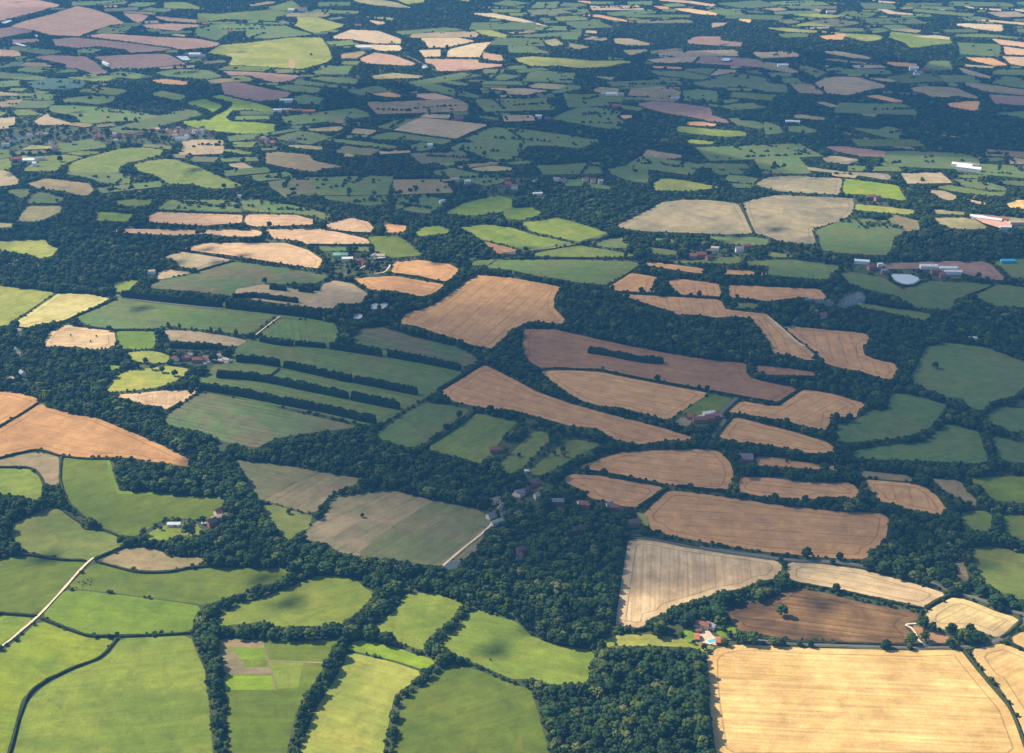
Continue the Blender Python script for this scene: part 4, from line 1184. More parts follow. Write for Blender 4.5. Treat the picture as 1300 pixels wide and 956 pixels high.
# ------------------------------------------------------------------ buildings
ROOF = {'red': (.30,.115,.075), 'orange': (.50,.17,.07), 'purple': (.17,.10,.10), 'plum2': (.17,.14,.16), 'slate': (.24,.235,.24), 'tan': (.45,.34,.24),
        'white': (.66,.65,.62), 'green': (.22,.28,.22), 'green2': (.22,.42,.30), 'blue': (.05,.42,.62)}
WALL = {'cream': (.62,.55,.42), 'white': (.80,.79,.75), 'brick': (.33,.17,.11), 'green2': (.30,.42,.34), 'blue': (.10,.38,.50)}
GLASS = simple('window_glass', (.04,.05,.06), .15, .1, 1); DOORM = simple('door_paint', (.16,.14,.11), .6, .1, 1)
def house(p, L, W, H, rot, wall, roof, kind, label, group=None, detail=True):
    gx, gy = ground(*p)
    nm = {'house': 'house', 'barn': 'barn', 'shed': 'shed'}[kind]
    root = empty(nm, (gx, gy, zr(gy) * .6 + .1), R(rot)); tag(root, label, nm, group)
    hl, hw = L / 2, W / 2; rh = W * (.42 if kind == 'house' else .24)
    v = [(-hl,-hw,-3),(hl,-hw,-3),(hl,hw,-3),(-hl,hw,-3),(-hl,-hw,H),(hl,-hw,H),(hl,hw,H),(-hl,hw,H),(-hl,0,H+rh-.15),(hl,0,H+rh-.15)]
    f = [(0,1,5,4),(2,3,7,6),(1,2,6,9,5),(3,0,4,8,7),(4,5,9,8),(7,8,9,6)]
    link('wall', mesh('wall', v, f), simple('wall_' + wall, WALL[wall], .9, .12, .4), root)
    o_, t_ = .45, .28; k = rh / hw
    def rv(x, y, dz): return (x, y, H + rh - abs(y) * k + dz)
    v = []
    for x in (-hl - o_, hl + o_):
        v += [rv(x, -hw - o_, 0), rv(x, 0, 0), rv(x, hw + o_, 0), rv(x, hw + o_, t_), rv(x, 0, t_), rv(x, -hw - o_, t_)]
    f = [(0,5,4,1),(1,4,3,2),(6,7,10,11),(7,8,9,10)] + [(i, (i+1) % 6, (i+1) % 6 + 6, i + 6) for i in range(6)]
    f = [tuple(reversed(q)) for q in f]
    rf = link('roof', mesh('roof', v, f), simple('roof_' + roof, ROOF[roof], .8, .22, .35), root)
    if kind == 'house':
        cv, cf = [], []; x = hl * .62; box(cv, cf, x - .5, x + .5, -.4, .4, H + rh - 1, H + rh + 1.3)
        link('chimney', mesh('chimney', cv, cf), simple('wall_brick', WALL['brick']), rf)
    if detail:
        for s in (-1, 1):
            if kind == 'house':
                n = max(2, int(L / 4))
                for i in range(n):
                    for fl in range(2 if H >= 5 else 1):
                        x = -hl + (i + .5) * L / n; z = 1.5 + fl * 2.6
                        if s < 0 and fl == 0 and i == n // 2: continue
                        wv, wf = [], []; y = s * (hw + .03); box(wv, wf, x - .55, x + .55, min(y, y - s * .1), max(y, y - s * .1), z - .6, z + .6)
                        link('window', mesh('window', wv, wf), GLASS, root)
        x = -hl + (max(2, int(L / 4)) // 2 + .5) * L / max(2, int(L / 4)); dw = .5 if kind == 'house' else 1.6
        wv, wf = [], []; box(wv, wf, x - dw, x + dw, -hw - .05, -hw + .05, 0, 2.1 if kind == 'house' else min(2.6, H - .3))
        link('door', mesh('door', wv, wf), DOORM, root)
    r_ = max(L, W) * .5
    fill([project(gx + dx, gy + dy) for dx, dy in ((-r_ - 1, -r_ * .7 - 9), (r_ + 1, -r_ * .7 - 9), (r_ + 1, r_ * .6), (-r_ - 1, r_ * .6))], NF + 4)
    return root
for (p, L, W, H, rot, wall, roof, kind, lab) in blds:
    house(p, L, W, H, rot, wall, roof, kind, lab, detail=p[1] > 560)
# the far village: many small roofs among gardens
VIL = [((60, 188), (270, 160), 60, 'houses of the far village', 'house among the crowded roofs of the far village street'),
       ((325, 177), (345, 184), 14, 'houses right of the far village', 'house in the tight cluster right of the far village'),
       ((10, 180), (60, 172), 12, 'houses at the far left', 'house in the gardens at the far left village end'),
       ((760, 232), (640, 232), 12, 'houses of the wooded hamlet', 'house in the wooded hamlet beyond the lit small fields')]
cols = [('red', 'brick'), ('purple', 'brick'), ('tan', 'cream'), ('slate', 'white'), ('red', 'cream')]
wordc = {'red': 'red-roofed', 'purple': 'plum-roofed', 'tan': 'tan-roofed', 'slate': 'grey-roofed'}
for vi, (a, b_, n, grp, lab) in enumerate(VIL):
    for i in range(n):
        t = rnd.random(); spread = 7 if n > 20 else 3.5
        if vi == 0: base = (60 + 215 * t, 186 - 17 * min(1, t * 1.8) + 2 * max(0, t - .55))
        else: base = (a[0] + (b_[0] - a[0]) * t, a[1] + (b_[1] - a[1]) * t)
        p = (base[0] + rnd.gauss(0, 3), base[1] + rnd.gauss(0, spread * .45))
        if look(np.array([p[0]]), np.array([p[1]]))[0]: continue
        rf_, wl_ = rnd.choice(cols)
        house(p, rnd.uniform(11, 17), rnd.uniform(7, 9), rnd.uniform(4.5, 5.5), rnd.choice((5, 8, -20, 95, 60)), wl_, rf_, 'house', wordc[rf_] + ' ' + lab, wordc[rf_] + ' ' + grp, detail=False)

# swimming pools: a paved rim and still turquoise water
m, nt, b = mat_new('pool_water'); b.inputs['Base Color'].default_value = (.09, .42, .48, 1); b.inputs['Roughness'].default_value = .08; POOLM = m
PAVE = simple('pool_paving', (.62,.55,.47), .9, .1, .5)
for (p, w, l, rot, lab) in pools:
    gx, gy = ground(*p); root = empty('swimming_pool', (gx, gy, rz + .35), R(rot)); tag(root, lab, 'swimming pool')
    v, f = [], []
    for x0, x1, y0, y1 in ((-l/2-1.5, l/2+1.5, -w/2-1.5, -w/2), (-l/2-1.5, l/2+1.5, w/2, w/2+1.5), (-l/2-1.5, -l/2, -w/2, w/2), (l/2, l/2+1.5, -w/2, w/2)): box(v, f, x0, x1, y0, y1, -.5, .12)
    link('rim', mesh('rim', v, f), PAVE, root)
    v, f = [], []; box(v, f, -l/2, l/2, -w/2, w/2, -.5, .02); link('water', mesh('water', v, f), POOLM, root)
    fill([project(gx + dx, gy + dy) for dx, dy in ((-l/2, -16), (l/2, -16), (l/2, w/2), (-l/2, w/2))], NF + 4)
# the orange-lit courtyard and farm yards
YARD = simple('yard_gravel', (.60,.40,.26), .95, .2, .3)
def yard(P, mt=YARD, nm='yard'):
    v = [(*ground(*p), zr(ground(*P[0])[1]) + .05) for p in P]; me = mesh(nm, v, [tuple(range(len(v)))])
    if me.polygons[0].normal.z < 0: me.flip_normals()
    tag(link(nm, me, mt), kind='structure'); fill(P, NF + 4)
yard(pts('A2', '925,612 960,598 1000,604 1020,630 1050,650 1040,680 990,672 940,664 925,640'.split(' ')))
yard(pts('B2', '960,348 1030,335 1070,345 1060,365 1000,372 900,365'.split(' ')), simple('pale_yard', (.50,.40,.32), .95, .2, .3))
yard(pts('C3', '1030,228 1080,222 1210,250 1240,275 1180,290 1090,262'.split(' ')), simple('orange_yard', (.55,.30,.20), .95, .2, .3))
yard(pts('C1', '590,425 650,420 660,440 600,445'.split(' ')), MATS['pale_yard'])
yard(pts('B0', '1010,75 1080,55 1110,42 1180,70 1160,85 1080,75 1040,90'.split(' ')), MATS['pale_yard'])

# ------------------------------------------------------------------ hedges and windbreaks
def leafy_wall(name, P, w, h, m_, lump, label, cat, group, step=3.0):
    L = resample([ground(*p) for p in P], step); N = normals2d(L)
    o0 = L[len(L) // 2].copy(); v, f = [], []; K = 8; sd = rnd.random() * 99
    for i, (p, n_) in enumerate(zip(L, N)):
        q = p - o0; e = .55 if i in (0, len(L) - 1) else 1
        for k in range(K):
            a = math.pi * k / (K - 1)
            jit = 1 + lump * (rnd.random() - .5) * 2; s = float(vnoise(np.array(i * step / 9 + sd), np.array(k * .7 + sd)))
            x = -math.copysign(abs(math.cos(a)) ** .45, math.cos(a)) * w * .5 * e * (.85 + .3 * s) * (1 + lump * (rnd.random() - .5))
            z = (math.sin(a) ** .4 if 0 < k < K - 1 else -.3) * h * e * (.78 + .44 * s) * (jit if 0 < k < K - 1 else 1)
            r_ = q + n_ * x; v.append((r_.x, r_.y, z))
        if i:
            for k in range(K - 1):
                a_ = (i - 1) * K + k; f.append((a_, a_ + 1, a_ + 1 + K, a_ + K))
    f.append(tuple(range(K))); f.append(tuple(reversed(range(len(v) - K, len(v)))))
    # sprigs standing off the surface
    nb = len(v)
    for i in range(1, len(L) - 1):
        for _ in range(3):
            k = rnd.randrange(1, K - 1); c_ = Vector(v[i * K + k]); s = rnd.uniform(.3, .7) * min(1.6, h * .22)
            d1 = Vector((rnd.gauss(0, 1), rnd.gauss(0, 1), rnd.gauss(0, 1))).normalized() * s; d2 = Vector((rnd.gauss(0, 1), rnd.gauss(0, 1), rnd.gauss(0, 1))).normalized() * s
            n0 = len(v); v += [tuple(c_ - d1), tuple(c_ + d2), tuple(c_ + d1), tuple(c_ - d2)]; f.append((n0, n0 + 1, n0 + 2, n0 + 3))
    o = link(name, mesh(name, v, f), m_); o.location = (o0.x, o0.y, .3); tag(o, label, cat, group)
    for i in range(len(L) - 1):
        hw = w * .5 + (6 if name == 'windbreak' else 1)
        q = [L[i] + N[i] * hw, L[i + 1] + N[i + 1] * hw, L[i + 1] - N[i + 1] * hw, L[i] - N[i] * hw]
        if min(p.y for p in q) > 700: fill([project(p.x, p.y) for p in q], NF + 5)
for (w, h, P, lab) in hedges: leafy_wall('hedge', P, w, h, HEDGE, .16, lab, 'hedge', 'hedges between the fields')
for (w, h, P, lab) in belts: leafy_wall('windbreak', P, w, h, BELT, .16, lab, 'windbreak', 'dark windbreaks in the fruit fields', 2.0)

# ------------------------------------------------------------------ trees
def ico(sub):
    bm = bmesh.new(); bmesh.ops.create_icosphere(bm, subdivisions=sub, radius=1)
    v = [tuple(x.co) for x in bm.verts]; f = [tuple(y.index for y in x.verts) for x in bm.faces]; bm.free(); return v, f
ICO = ico(1)
def crown_data(r, kind):
    """crown of a tree one unit tall and about one unit wide: many uneven boughs and loose sprigs"""
    v, f = [], []
    nb = 16 if kind != 'poplar' else 12
    for i in range(nb):
        if kind == 'poplar':
            z = .2 + .7 * i / nb; rr = .26 * math.sin(math.pi * min(1, (z + .05))) ** .6; a = r.uniform(0, 6.28)
            c_ = Vector((math.cos(a) * rr * .35, math.sin(a) * rr * .35, z)); s = Vector((rr, rr, .16)) * r.uniform(.8, 1.15)
        else:
            t = (i + .5) / nb; a = i * 2.4 + r.uniform(-.5, .5)
            z = .30 + .56 * t ** .9 * r.uniform(.9, 1.06); ring = math.sqrt(max(.03, 1 - ((z - .42) / .52) ** 2)) * .33 * r.uniform(.7, 1.12)
            if i == nb - 1: ring = .05
            c_ = Vector((math.cos(a) * ring, math.sin(a) * ring, z)); q = r.uniform(.15, .225); s = Vector((q, q, q * r.uniform(.72, .95)))
        n0 = len(v)
        for p in ICO[0]:
            j = r.uniform(.78, 1.2); v.append((c_.x + p[0] * s.x * j, c_.y + p[1] * s.y * j, c_.z + p[2] * s.z * j))
        f += [tuple(n0 + k for k in q) for q in ICO[1]]
    nv = len(v)
    for i in range(150):
        c_ = Vector(v[r.randrange(nv)]); q = r.uniform(.025, .06)
        d1 = Vector((r.gauss(0, 1), r.gauss(0, 1), r.gauss(0, 1))).normalized() * q; d2 = Vector((r.gauss(0, 1), r.gauss(0, 1), r.gauss(0, 1))).normalized() * q
        n0 = len(v); v += [tuple(c_ - d1), tuple(c_ + d2), tuple(c_ + d1), tuple(c_ - d2)]; f.append((n0, n0 + 1, n0 + 2, n0 + 3))
    return v, f
def trunk_data(r):
    v, f = [], []
    def limb(a, b_, r0, r1):
        a, b_ = Vector(a), Vector(b_); d = (b_ - a).normalized(); u = d.orthogonal().normalized(); w = d.cross(u); n0 = len(v)
        for (c_, q) in ((a, r0), (b_, r1)):
            for k in range(6):
                t = k * math.pi / 3; v.append(tuple(c_ + (u * math.cos(t) + w * math.sin(t)) * q))
        for k in range(6): f.append((n0 + k, n0 + (k + 1) % 6, n0 + 6 + (k + 1) % 6, n0 + 6 + k))
    limb((0, 0, -.03), (0, 0, .3), .035, .026); limb((0, 0, .3), (.02, .01, .7), .026, .01)
    for k in range(4):
        a = k * 1.6 + r.random(); limb((0, 0, .22 + .04 * k), (math.cos(a) * .26, math.sin(a) * .26, .45 + .06 * k), .018, .007)
    return v, f
tree_lib = bpy.data.collections.new('tree_kinds')
crowns, trunks = [], []
NV = 8
for i in range(NV):
    r = random.Random(50 + i); kind = 'poplar' if i == NV - 1 else 'round'
    cv, cf = crown_data(r, kind); tv, tf = trunk_data(r)
    me = mesh('crown', cv, cf); me.materials.append(LEAF); crowns.append(me)
    mt = mesh('trunk', tv, tf); mt.materials.append(BARK); trunks.append(mt)
    n = len(cv); both = mesh('tree_kind_%d' % i, cv + tv, cf + [tuple(k + n for k in q) for q in tf])
    both.materials.append(LEAF); both.materials.append(BARK)
    for k in range(len(cf), len(both.polygons)): both.polygons[k].material_index = 1
    tree_lib.objects.link(bpy.data.objects.new('tree_kind_%d' % i, both))

placed = []            # x, y, height, width, variant
def tree_thing(x, y, h, w, var, label, group=None):
    root = empty('tree', (x, y, .3), rnd.uniform(0, 6.28)); tag(root, label, 'tree', group)
    for nm, me in (('crown', crowns[var]), ('trunk', trunks[var])):
        o = bpy.data.objects.new(nm, me); C.objects.link(o); o.parent = root; o.scale = (w, w, h)
lone_xy = []
for (p, h, lab) in lone:
    x, y = ground(*p); pop = 'poplar' in lab
    h *= .95; tree_thing(x, y, h, h * (1.5 if pop else rnd.uniform(.88, 1.0)) * (.62 if pop else 1), NV - 1 if pop else rnd.randrange(NV - 1), lab)
    if pop: pass
    lone_xy.append((x, y, h))

# candidates on a jittered grid over the whole survey
def candidates(y0, y1, sp):
    ys = np.arange(y0, y1, sp); xs = np.arange(-4200, 4200, sp)
    X, Y = np.meshgrid(xs, ys); X = (X + rng.uniform(-.42, .42, X.shape) * sp).ravel(); Y = (Y + rng.uniform(-.42, .42, Y.shape) * sp).ravel()
    px, py = project(X, Y); k = (px > -70) & (px < 1370) & (py > -45) & (py < 1040); return X[k], Y[k]
A_ = [candidates(850, 2600, 6.8), candidates(2600, 4500, 8.6), candidates(4500, 8800, 11.0)]
X = np.concatenate([a[0] for a in A_]); Y = np.concatenate([a[1] for a in A_])
px, py = project(X, Y)
gap = (fbm(X / 38, Y / 38, 21) < .24) | (rng.random(len(X)) < .03)
ok = ~gap & (look(px, py) == 0) & (rng.random(len(X)) * 100 < look(px, py, dens))
X, Y, px, py = X[ok], Y[ok], px[ok], py[ok]
big = fbm(X / 60, Y / 60, 5)
H = 5.6 + 12 * rng.random(len(X)) ** 1.4 * (.55 + .9 * big) ; H = np.where(Y > 3000, H * .64, np.where(Y > 1750, H * .86, H * .95))
Hf = np.zeros(len(X))
for s in (1, .8, .62, .46, .34):
    todo = Hf == 0
    qx, qy = project(X, Y, H * s * .88); hit = look(qx, qy)
    # the crown must not stand in front of ground that the photograph shows as open
    wx = H * s * .48 * FPX / (Y * CP + CAM_H * SP) 
    hl_ = look(px - wx, py); hr_ = look(px + wx, py)
    good = (hit == 0) & ((hl_ == 0) | (hl_ > NF)) & ((hr_ == 0) | (hr_ > NF)) & todo
    Hf[good] = (H * s)[good]
# narrow gaps get low shrubs, so that a hedge line stays dark and unbroken
tiny = (Hf == 0) & (rng.random(len(X)) < .8); Hf[tiny] = rng.uniform(2.6, 4.2, tiny.sum())
keep = Hf > 0; X, Y, px, py, Hf = X[keep], Y[keep], px[keep], py[keep], Hf[keep]
# rows of trees and single trees standing about in the far fields
ex, ey, eh = [], [], []
while len(ex) < 1700:
    qx_, qy_ = rnd.uniform(-20, 1320), 3 + 290 * rnd.random()
    gx_, gy_ = ground(qx_, qy_); n_ = rnd.choice((1, 1, 1, 2, 3, 6, 12, 18)); a = rnd.choice((rnd.gauss(.1, .3), rnd.gauss(1.5, .3)))
    tr = look(np.array([qx_]), np.array([qy_]))[0]
    if tr == 0 or tr in BRIGHT: continue
    for k in range(n_):
        x = gx_ + math.cos(a) * 9 * k + rnd.gauss(0, 2); y = gy_ + math.sin(a) * 9 * k + rnd.gauss(0, 2)
        if rnd.random() < .2: continue
        u_, v_ = project(x, y); c_ = look(np.array([u_]), np.array([v_]))[0]
        if c_ == 0 or c_ > NF + 1 or c_ in BRIGHT: continue
        ex.append(x); ey.append(y); eh.append(rnd.uniform(4, 8.5))
ex, ey, eh = map(np.array, (ex, ey, eh)); a_, b_ = project(ex, ey)
X = np.concatenate([X, ex]); Y = np.concatenate([Y, ey]); px = np.concatenate([px, a_]); py = np.concatenate([py, b_]); Hf = np.concatenate([Hf, eh])
openc = np.zeros(len(X), int)
for a in range(8):
    qx, qy = project(X + 24 * math.cos(a * .785), Y + 24 * math.sin(a * .785)); c_ = look(qx, qy); openc += (c_ > 0)
isedge = openc >= 2
var = rng.integers(0, NV - 1, len(X)); var[rng.random(len(X)) < .02] = NV - 1
Wd = Hf * rng.uniform(.72, 1.28, len(X)); Wd[Y > 3000] *= 1.25; Wd[Hf < 4.5] *= 1.5
if isedge.any(): Wd[isedge & (Hf > 5)] *= 1.1
# the largest-looking hedgerow and wood-edge trees become individuals
inview = (px > 4) & (px < 1296) & (py - Hf * .5 > 0) & (py < 955)
app = Hf / (Y * CP + CAM_H * SP)
order = np.argsort(-app * (isedge & inview & (Hf > 6)))[:max(0, 296 - len(lone))]
named = [(n, W) for (_, n, W) in fields if n]
def edge_dist(x, y, W):
    p = Vector((x, y)); best = 1e9
    for i in range(len(W)):
        a, b_ = W[i - 1], W[i]; d = b_ - a; t = max(0, min(1, (p - a).dot(d) / max(1e-6, d.length_squared))); best = min(best, (p - a - d * t).length)
    return best
solo = np.zeros(len(X), bool); fam = {}
for i in order:
    solo[i] = True
    ds = sorted((edge_dist(X[i], Y[i], W), n) for n, W in named)
    key = tuple(sorted((ds[0][1], ds[1][1]))) if ds[1][0] < 45 else (ds[0][1],)
    fam.setdefault(key, []).append(i)
ORD = 'first second third fourth fifth sixth seventh eighth ninth tenth eleventh twelfth thirteenth fourteenth fifteenth sixteenth seventeenth eighteenth nineteenth twentieth twenty-first twenty-second twenty-third twenty-fourth twenty-fifth twenty-sixth twenty-seventh twenty-eighth twenty-ninth thirtieth thirty-first thirty-second thirty-third thirty-fourth thirty-fifth thirty-sixth thirty-seventh thirty-eighth thirty-ninth fortieth'.split()
for key, ids in fam.items():
    ids.sort(key=lambda i: px[i])
    where = ' between %s and %s' % key if len(key) == 2 else ' on the edge of the ' + key[0]
    tall = max(ids, key=lambda i: Hf[i])
    for k, i in enumerate(ids):
        if len(ids) == 1: lab = 'leafy tree' + where
        elif len(ids) < 4 and i == tall: lab = 'tallest tree' + where
        elif k == 0: lab = 'leftmost tree' + where
        elif k == len(ids) - 1: lab = 'rightmost tree' + where
        elif k < 40: lab = ORD[k] + ' tree from left' + where
        else: lab = ('tree' if k % 2 else 'leafy tree') + where
        if len(lab.split()) > 16: lab = lab.replace(' from left', '')
        if len(lab.split()) > 16: lab = 'tree' + where
        tree_thing(float(X[i]), float(Y[i]), float(Hf[i]), float(Wd[i]), int(var[i]), lab, 'trees' + where)

def scatter(name, sel, label, cat):
    n = int(sel.sum())
    if not n: return
    co = np.stack([X[sel], Y[sel], np.full(n, .25)], 1).astype(np.float32)
    me = bpy.data.meshes.new(name); me.vertices.add(n); me.vertices.foreach_set('co', co.ravel())
    a = me.attributes.new('scl', 'FLOAT_VECTOR', 'POINT'); a.data.foreach_set('vector', np.stack([Wd[sel], Wd[sel], Hf[sel]], 1).astype(np.float32).ravel())
    a = me.attributes.new('rot', 'FLOAT', 'POINT'); a.data.foreach_set('value', rng.uniform(0, 6.28, n).astype(np.float32))
    a = me.attributes.new('idx', 'INT', 'POINT'); a.data.foreach_set('value', var[sel].astype(np.int32))
    me.update(); o = link(name, me); tag(o, label, cat, kind='stuff')
    ng = bpy.data.node_groups.new(name, 'GeometryNodeTree')
    ng.interface.new_socket('Geometry', in_out='INPUT', socket_type='NodeSocketGeometry'); ng.interface.new_socket('Geometry', in_out='OUTPUT', socket_type='NodeSocketGeometry')
    N_ = ng.nodes; L_ = ng.links
    gi, go = N_.new('NodeGroupInput'), N_.new('NodeGroupOutput')
    ci = N_.new('GeometryNodeCollectionInfo'); ci.inputs['Collection'].default_value = tree_lib; ci.inputs['Separate Children'].default_value = True; ci.inputs['Reset Children'].default_value = True
    iop = N_.new('GeometryNodeInstanceOnPoints'); iop.inputs['Pick Instance'].default_value = True
    def attr(nm, t):
        q = N_.new('GeometryNodeInputNamedAttribute'); q.data_type = t; q.inputs['Name'].default_value = nm; return q.outputs['Attribute']
    e2r = N_.new('FunctionNodeEulerToRotation'); cx = N_.new('ShaderNodeCombineXYZ')
    L_.new(attr('rot', 'FLOAT'), cx.inputs['Z']); L_.new(cx.outputs[0], e2r.inputs[0]); L_.new(e2r.outputs[0], iop.inputs['Rotation'])
    L_.new(attr('scl', 'FLOAT_VECTOR'), iop.inputs['Scale']); L_.new(attr('idx', 'INT'), iop.inputs['Instance Index'])
    L_.new(gi.outputs[0], iop.inputs['Points']); L_.new(ci.outputs[0], iop.inputs['Instance']); L_.new(iop.outputs[0], go.inputs[0])
    md = o.modifiers.new('trees', 'NODES'); md.node_group = ng
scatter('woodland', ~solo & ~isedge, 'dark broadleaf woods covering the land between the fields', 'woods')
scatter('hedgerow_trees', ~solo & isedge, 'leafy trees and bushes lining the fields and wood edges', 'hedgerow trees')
print('TREES', len(X), 'edge', int(isedge.sum()), 'solo', int(solo.sum()) + len(lone))

# ------------------------------------------------------------------ cattle grazing in the olive meadow, low left
def cow_mesh():
    me = bpy.data.meshes.new('cow_base'); bm = bmesh.new()
    P = {'hip': ((-.75,0,1.05), .36), 'mid': ((0,0,1.0), .42), 'sh': ((.7,0,1.08), .36), 'neck': ((1.05,0,1.05), .2), 'head': ((1.3,0,.72), .17), 'muz': ((1.48,0,.42), .11),
         'fl1': ((.7,.2,.65), .13), 'fl2': ((.7,.2,.05), .07), 'fr1': ((.7,-.2,.65), .13), 'fr2': ((.7,-.2,.05), .07),
         'bl1': ((-.72,.2,.7), .17), 'bl2': ((-.85,.2,.4), .09), 'bl3': ((-.78,.2,.05), .07), 'br1': ((-.72,-.2,.7), .17), 'br2': ((-.85,-.2,.4), .09), 'br3': ((-.78,-.2,.05), .07), 'tail': ((-1.12,0,.95), .05), 'tail2': ((-1.18,0,.5), .04)}
    E = [('mid','hip'),('mid','sh'),('sh','neck'),('neck','head'),('head','muz'),('sh','fl1'),('fl1','fl2'),('sh','fr1'),('fr1','fr2'),('hip','bl1'),('bl1','bl2'),('bl2','bl3'),('hip','br1'),('br1','br2'),('br2','br3'),('hip','tail'),('tail','tail2')]
    names = list(P); names.remove('mid'); names = ['mid'] + names
    V = {n: bm.verts.new(P[n][0]) for n in names}
    for a, b_ in E: bm.edges.new((V[a], V[b_]))
    bm.to_mesh(me); bm.free()
    o = bpy.data.objects.new('cow_base', me); C.objects.link(o); o.modifiers.new('s', 'SKIN')
    for i, n in enumerate(names): me.skin_vertices[0].data[i].radius = (P[n][1],) * 2
    me.skin_vertices[0].data[0].use_root = True
    bpy.context.view_layer.update(); dg = bpy.context.evaluated_depsgraph_get()
    out = bpy.data.meshes.new_from_object(o.evaluated_get(dg)); bpy.data.objects.remove(o); out.name = 'cow'; return out
CM = cow_mesh(); CM.materials.clear(); CM.materials.append(simple('cow_hide', (.10,.06,.045), .8, .3, 1.5))
herd = []
for i in range(16):
    a = rnd.uniform(345, 465); p = pts('A0', ['%f,%f' % (a, 388 - (a - 345) * .28 + rnd.gauss(0, 9))])[0]; x, y = ground(*p)
    o = link('cow', CM); o.location = (x, y, .2 + .004 * NF * .1); o.rotation_euler.z = rnd.uniform(0, 6.28)
    herd.append((a, o))

herd.sort(key=lambda q: q[0])
for i, (a, o) in enumerate(herd): tag(o, ('leftmost' if i == 0 else 'rightmost' if i == 15 else ORD[i]) + ' dark cow' + ('' if i in (0, 15) else ' from the left') + ' grazing beside the pale track', 'cow', 'cattle beside the pale track')

# ------------------------------------------------------------------ smoke drifting by the manor at right
sv, sf = [], []
i3v, i3f = ico(2)
path = [(0, 0, 6, 5), (7, 4, 12, 8), (16, 8, 17, 11), (28, 11, 22, 13), (42, 14, 25, 14), (-12, 12, 15, 9), (-28, 22, 18, 10), (-46, 30, 20, 10)]
base = ground(975 + 345 / 4, 220 + 712 / 4)
bm = bmesh.new()
for (x, y, z, r_) in path:
    bmesh.ops.create_icosphere(bm, subdivisions=2, radius=r_, matrix=Matrix.Translation((x, y, z)))
me = bpy.data.meshes.new('smoke'); bm.to_mesh(me); bm.free()
o = link('smoke', me); o.location = (base[0], base[1], 0)
rm = o.modifiers.new('r', 'REMESH'); rm.mode = 'VOXEL'; rm.voxel_size = 2.0
bpy.context.view_layer.update(); me2 = bpy.data.meshes.new_from_object(o.evaluated_get(bpy.context.evaluated_depsgraph_get())); o.modifiers.clear(); o.data = me2
def volume_mat(name, col, dens_, aniso=0.0):
    m = bpy.data.materials.new(name); m.use_nodes = True; nt = m.node_tree; nt.nodes.remove(nt.nodes['Principled BSDF'])
    p = nt.nodes.new('ShaderNodeVolumePrincipled'); p.inputs['Color'].default_value = (*col, 1); p.inputs['Density'].default_value = dens_; p.inputs['Anisotropy'].default_value = aniso
    nt.links.new(p.outputs[0], nt.nodes['Material Output'].inputs['Volume']); return m
me2.materials.clear(); me2.materials.append(volume_mat('smoke', (.72,.82,1), .012)); tag(o, 'thin blue smoke drifting beside the manor in the trees', 'smoke', kind='stuff')

# ------------------------------------------------------------------ clouds high above that shade the land
CLOUDS = [
 [(205,470),(165,425),(215,398),(160,372),(250,345),(330,318),(420,345),(500,318),(560,345),(640,338),(740,318),(790,300),(900,318),(960,300),(1060,300),(1150,292),(1290,285),(1500,262),
  (1620,400),(1600,640),(1330,640),(1240,625),(1190,650),(1240,700),(1230,745),(1100,705),(1030,690),(940,712),(850,700),(790,715),(740,762),(660,768),(600,740),(520,742),(400,712),(330,738),(300,700),(325,640),(240,600),(285,560),(240,510)],
 [(30,108),(180,98),(330,95),(430,90),(520,98),(640,90),(700,62),(790,48),(880,62),(960,52),(1060,58),(1180,82),(1330,88),(1460,150),(1380,225),(1240,212),(1110,205),(1000,198),(935,182),(880,150),(830,140),(780,165),
  (870,185),(950,200),(960,232),(880,232),(770,262),(700,225),(640,240),(560,262),(480,285),(400,262),(330,262),(260,215),(330,195),(310,150),(200,130),(80,140)],
]
THIN = [  # thinner unseen clouds, added to dim softer patches of ground
 [(-140,560),(60,596),(200,610),(300,640),(345,700),(300,725),(180,705),(60,700),(-140,735)],
 [(-60,5),(120,2),(270,20),(300,62),(240,92),(120,100),(-60,105)],
 [(330,735),(450,728),(560,742),(700,770),(640,800),(520,775),(400,765)],
 [(1050,790),(1180,770),(1330,800),(1400,900),(1200,880),(1080,850)],
 [(-80,240),(100,225),(260,245),(330,300),(200,335),(60,320),(-80,330)],
]
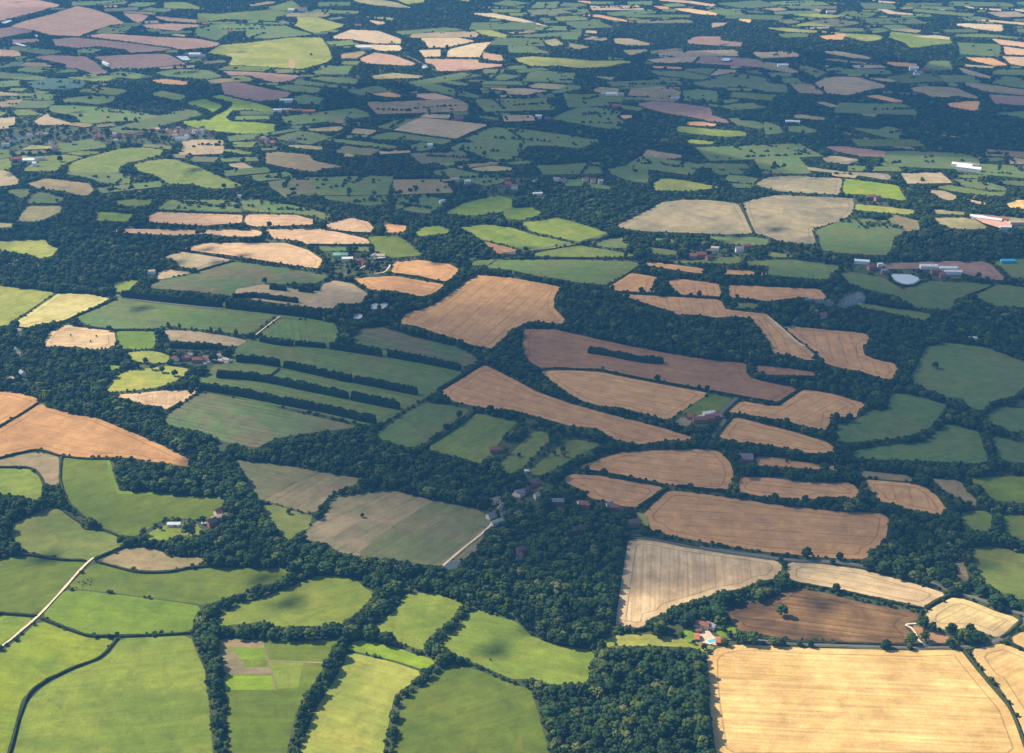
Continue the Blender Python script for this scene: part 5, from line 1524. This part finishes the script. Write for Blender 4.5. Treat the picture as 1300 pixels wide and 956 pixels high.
for P in CLOUDS + THIN:
    cs = .38 if P in THIN else 1.0
    G = np.array([ground(*p) for p in P]); z0 = 1450.0
    cell = 45.0; x0, y0 = G.min(0) - 100; x1, y1 = G.max(0) + 100
    xs = np.arange(x0, x1, cell); ys = np.arange(y0, y1, cell); XX, YY = np.meshgrid(xs, ys)
    wx = XX + 110 * (fbm(XX / 260, YY / 260, 1) - .5); wy = YY + 220 * (fbm(XX / 260, YY / 260, 2) - .5)
    ins = np.zeros(XX.shape, bool); dist = np.full(XX.shape, 1e9)
    for i in range(len(G)):
        ax, ay = G[i]; bx, by = G[(i + 1) % len(G)]
        ins ^= ((ay > wy) != (by > wy)) & (wx < (bx - ax) * (wy - ay) / (by - ay + 1e-9) + ax)
        dx, dy = bx - ax, by - ay; t = np.clip(((wx - ax) * dx + (wy - ay) * dy) / (dx * dx + dy * dy), 0, 1)
        dist = np.minimum(dist, np.hypot(wx - ax - t * dx, wy - ay - t * dy))
    d = np.where(ins, dist, 0); T = np.clip(d / 170, 0, 1); T = T * T * (3 - 2 * T) * cs * (180 + 260 * fbm(XX / 400, YY / 400, 4)) ; T[~ins] = 0
    T[0, :] = T[-1, :] = 0; T[:, 0] = T[:, -1] = 0
    ox, oy = SD.x / SD.z * z0, SD.y / SD.z * z0
    ny, nx = XX.shape; v = []; f = []; top = {}; bot = {}
    use = np.zeros((ny - 1, nx - 1), bool)
    for j in range(ny - 1):
        for i in range(nx - 1):
            if T[j:j + 2, i:i + 2].max() > 0: use[j, i] = True
    def vid(j, i, up):
        key = (j, i); t = T[j, i]
        if t <= 0: up = True
        D = top if up else bot
        if key not in D:
            D[key] = len(v); v.append((XX[j, i] + ox, YY[j, i] + oy, z0 + (t if up else -.12 * t)))
        return D[key]
    for j in range(ny - 1):
        for i in range(nx - 1):
            if use[j, i]:
                f.append((vid(j, i, 1), vid(j, i + 1, 1), vid(j + 1, i + 1, 1), vid(j + 1, i, 1)))
                b_ = (vid(j, i, 0), vid(j + 1, i, 0), vid(j + 1, i + 1, 0), vid(j, i + 1, 0))
                if len(set(b_)) == 4: f.append(b_)
    o = link('cloud', mesh('cloud', v, f, True), MATS.setdefault('cloud', volume_mat('cloud', (.96,.97,1), CLOUD_SIGMA, .3)))
    tag(o, kind='structure')

# ------------------------------------------------------------------ the hazy air
v, f = [], []; box(v, f, -16500, 16500, -4500, 26500, -1, 925)
o = link('haze', mesh('haze', v, f), volume_mat('haze', HAZE_COLOR, HAZE_DENSITY)); tag(o, kind='stuff')
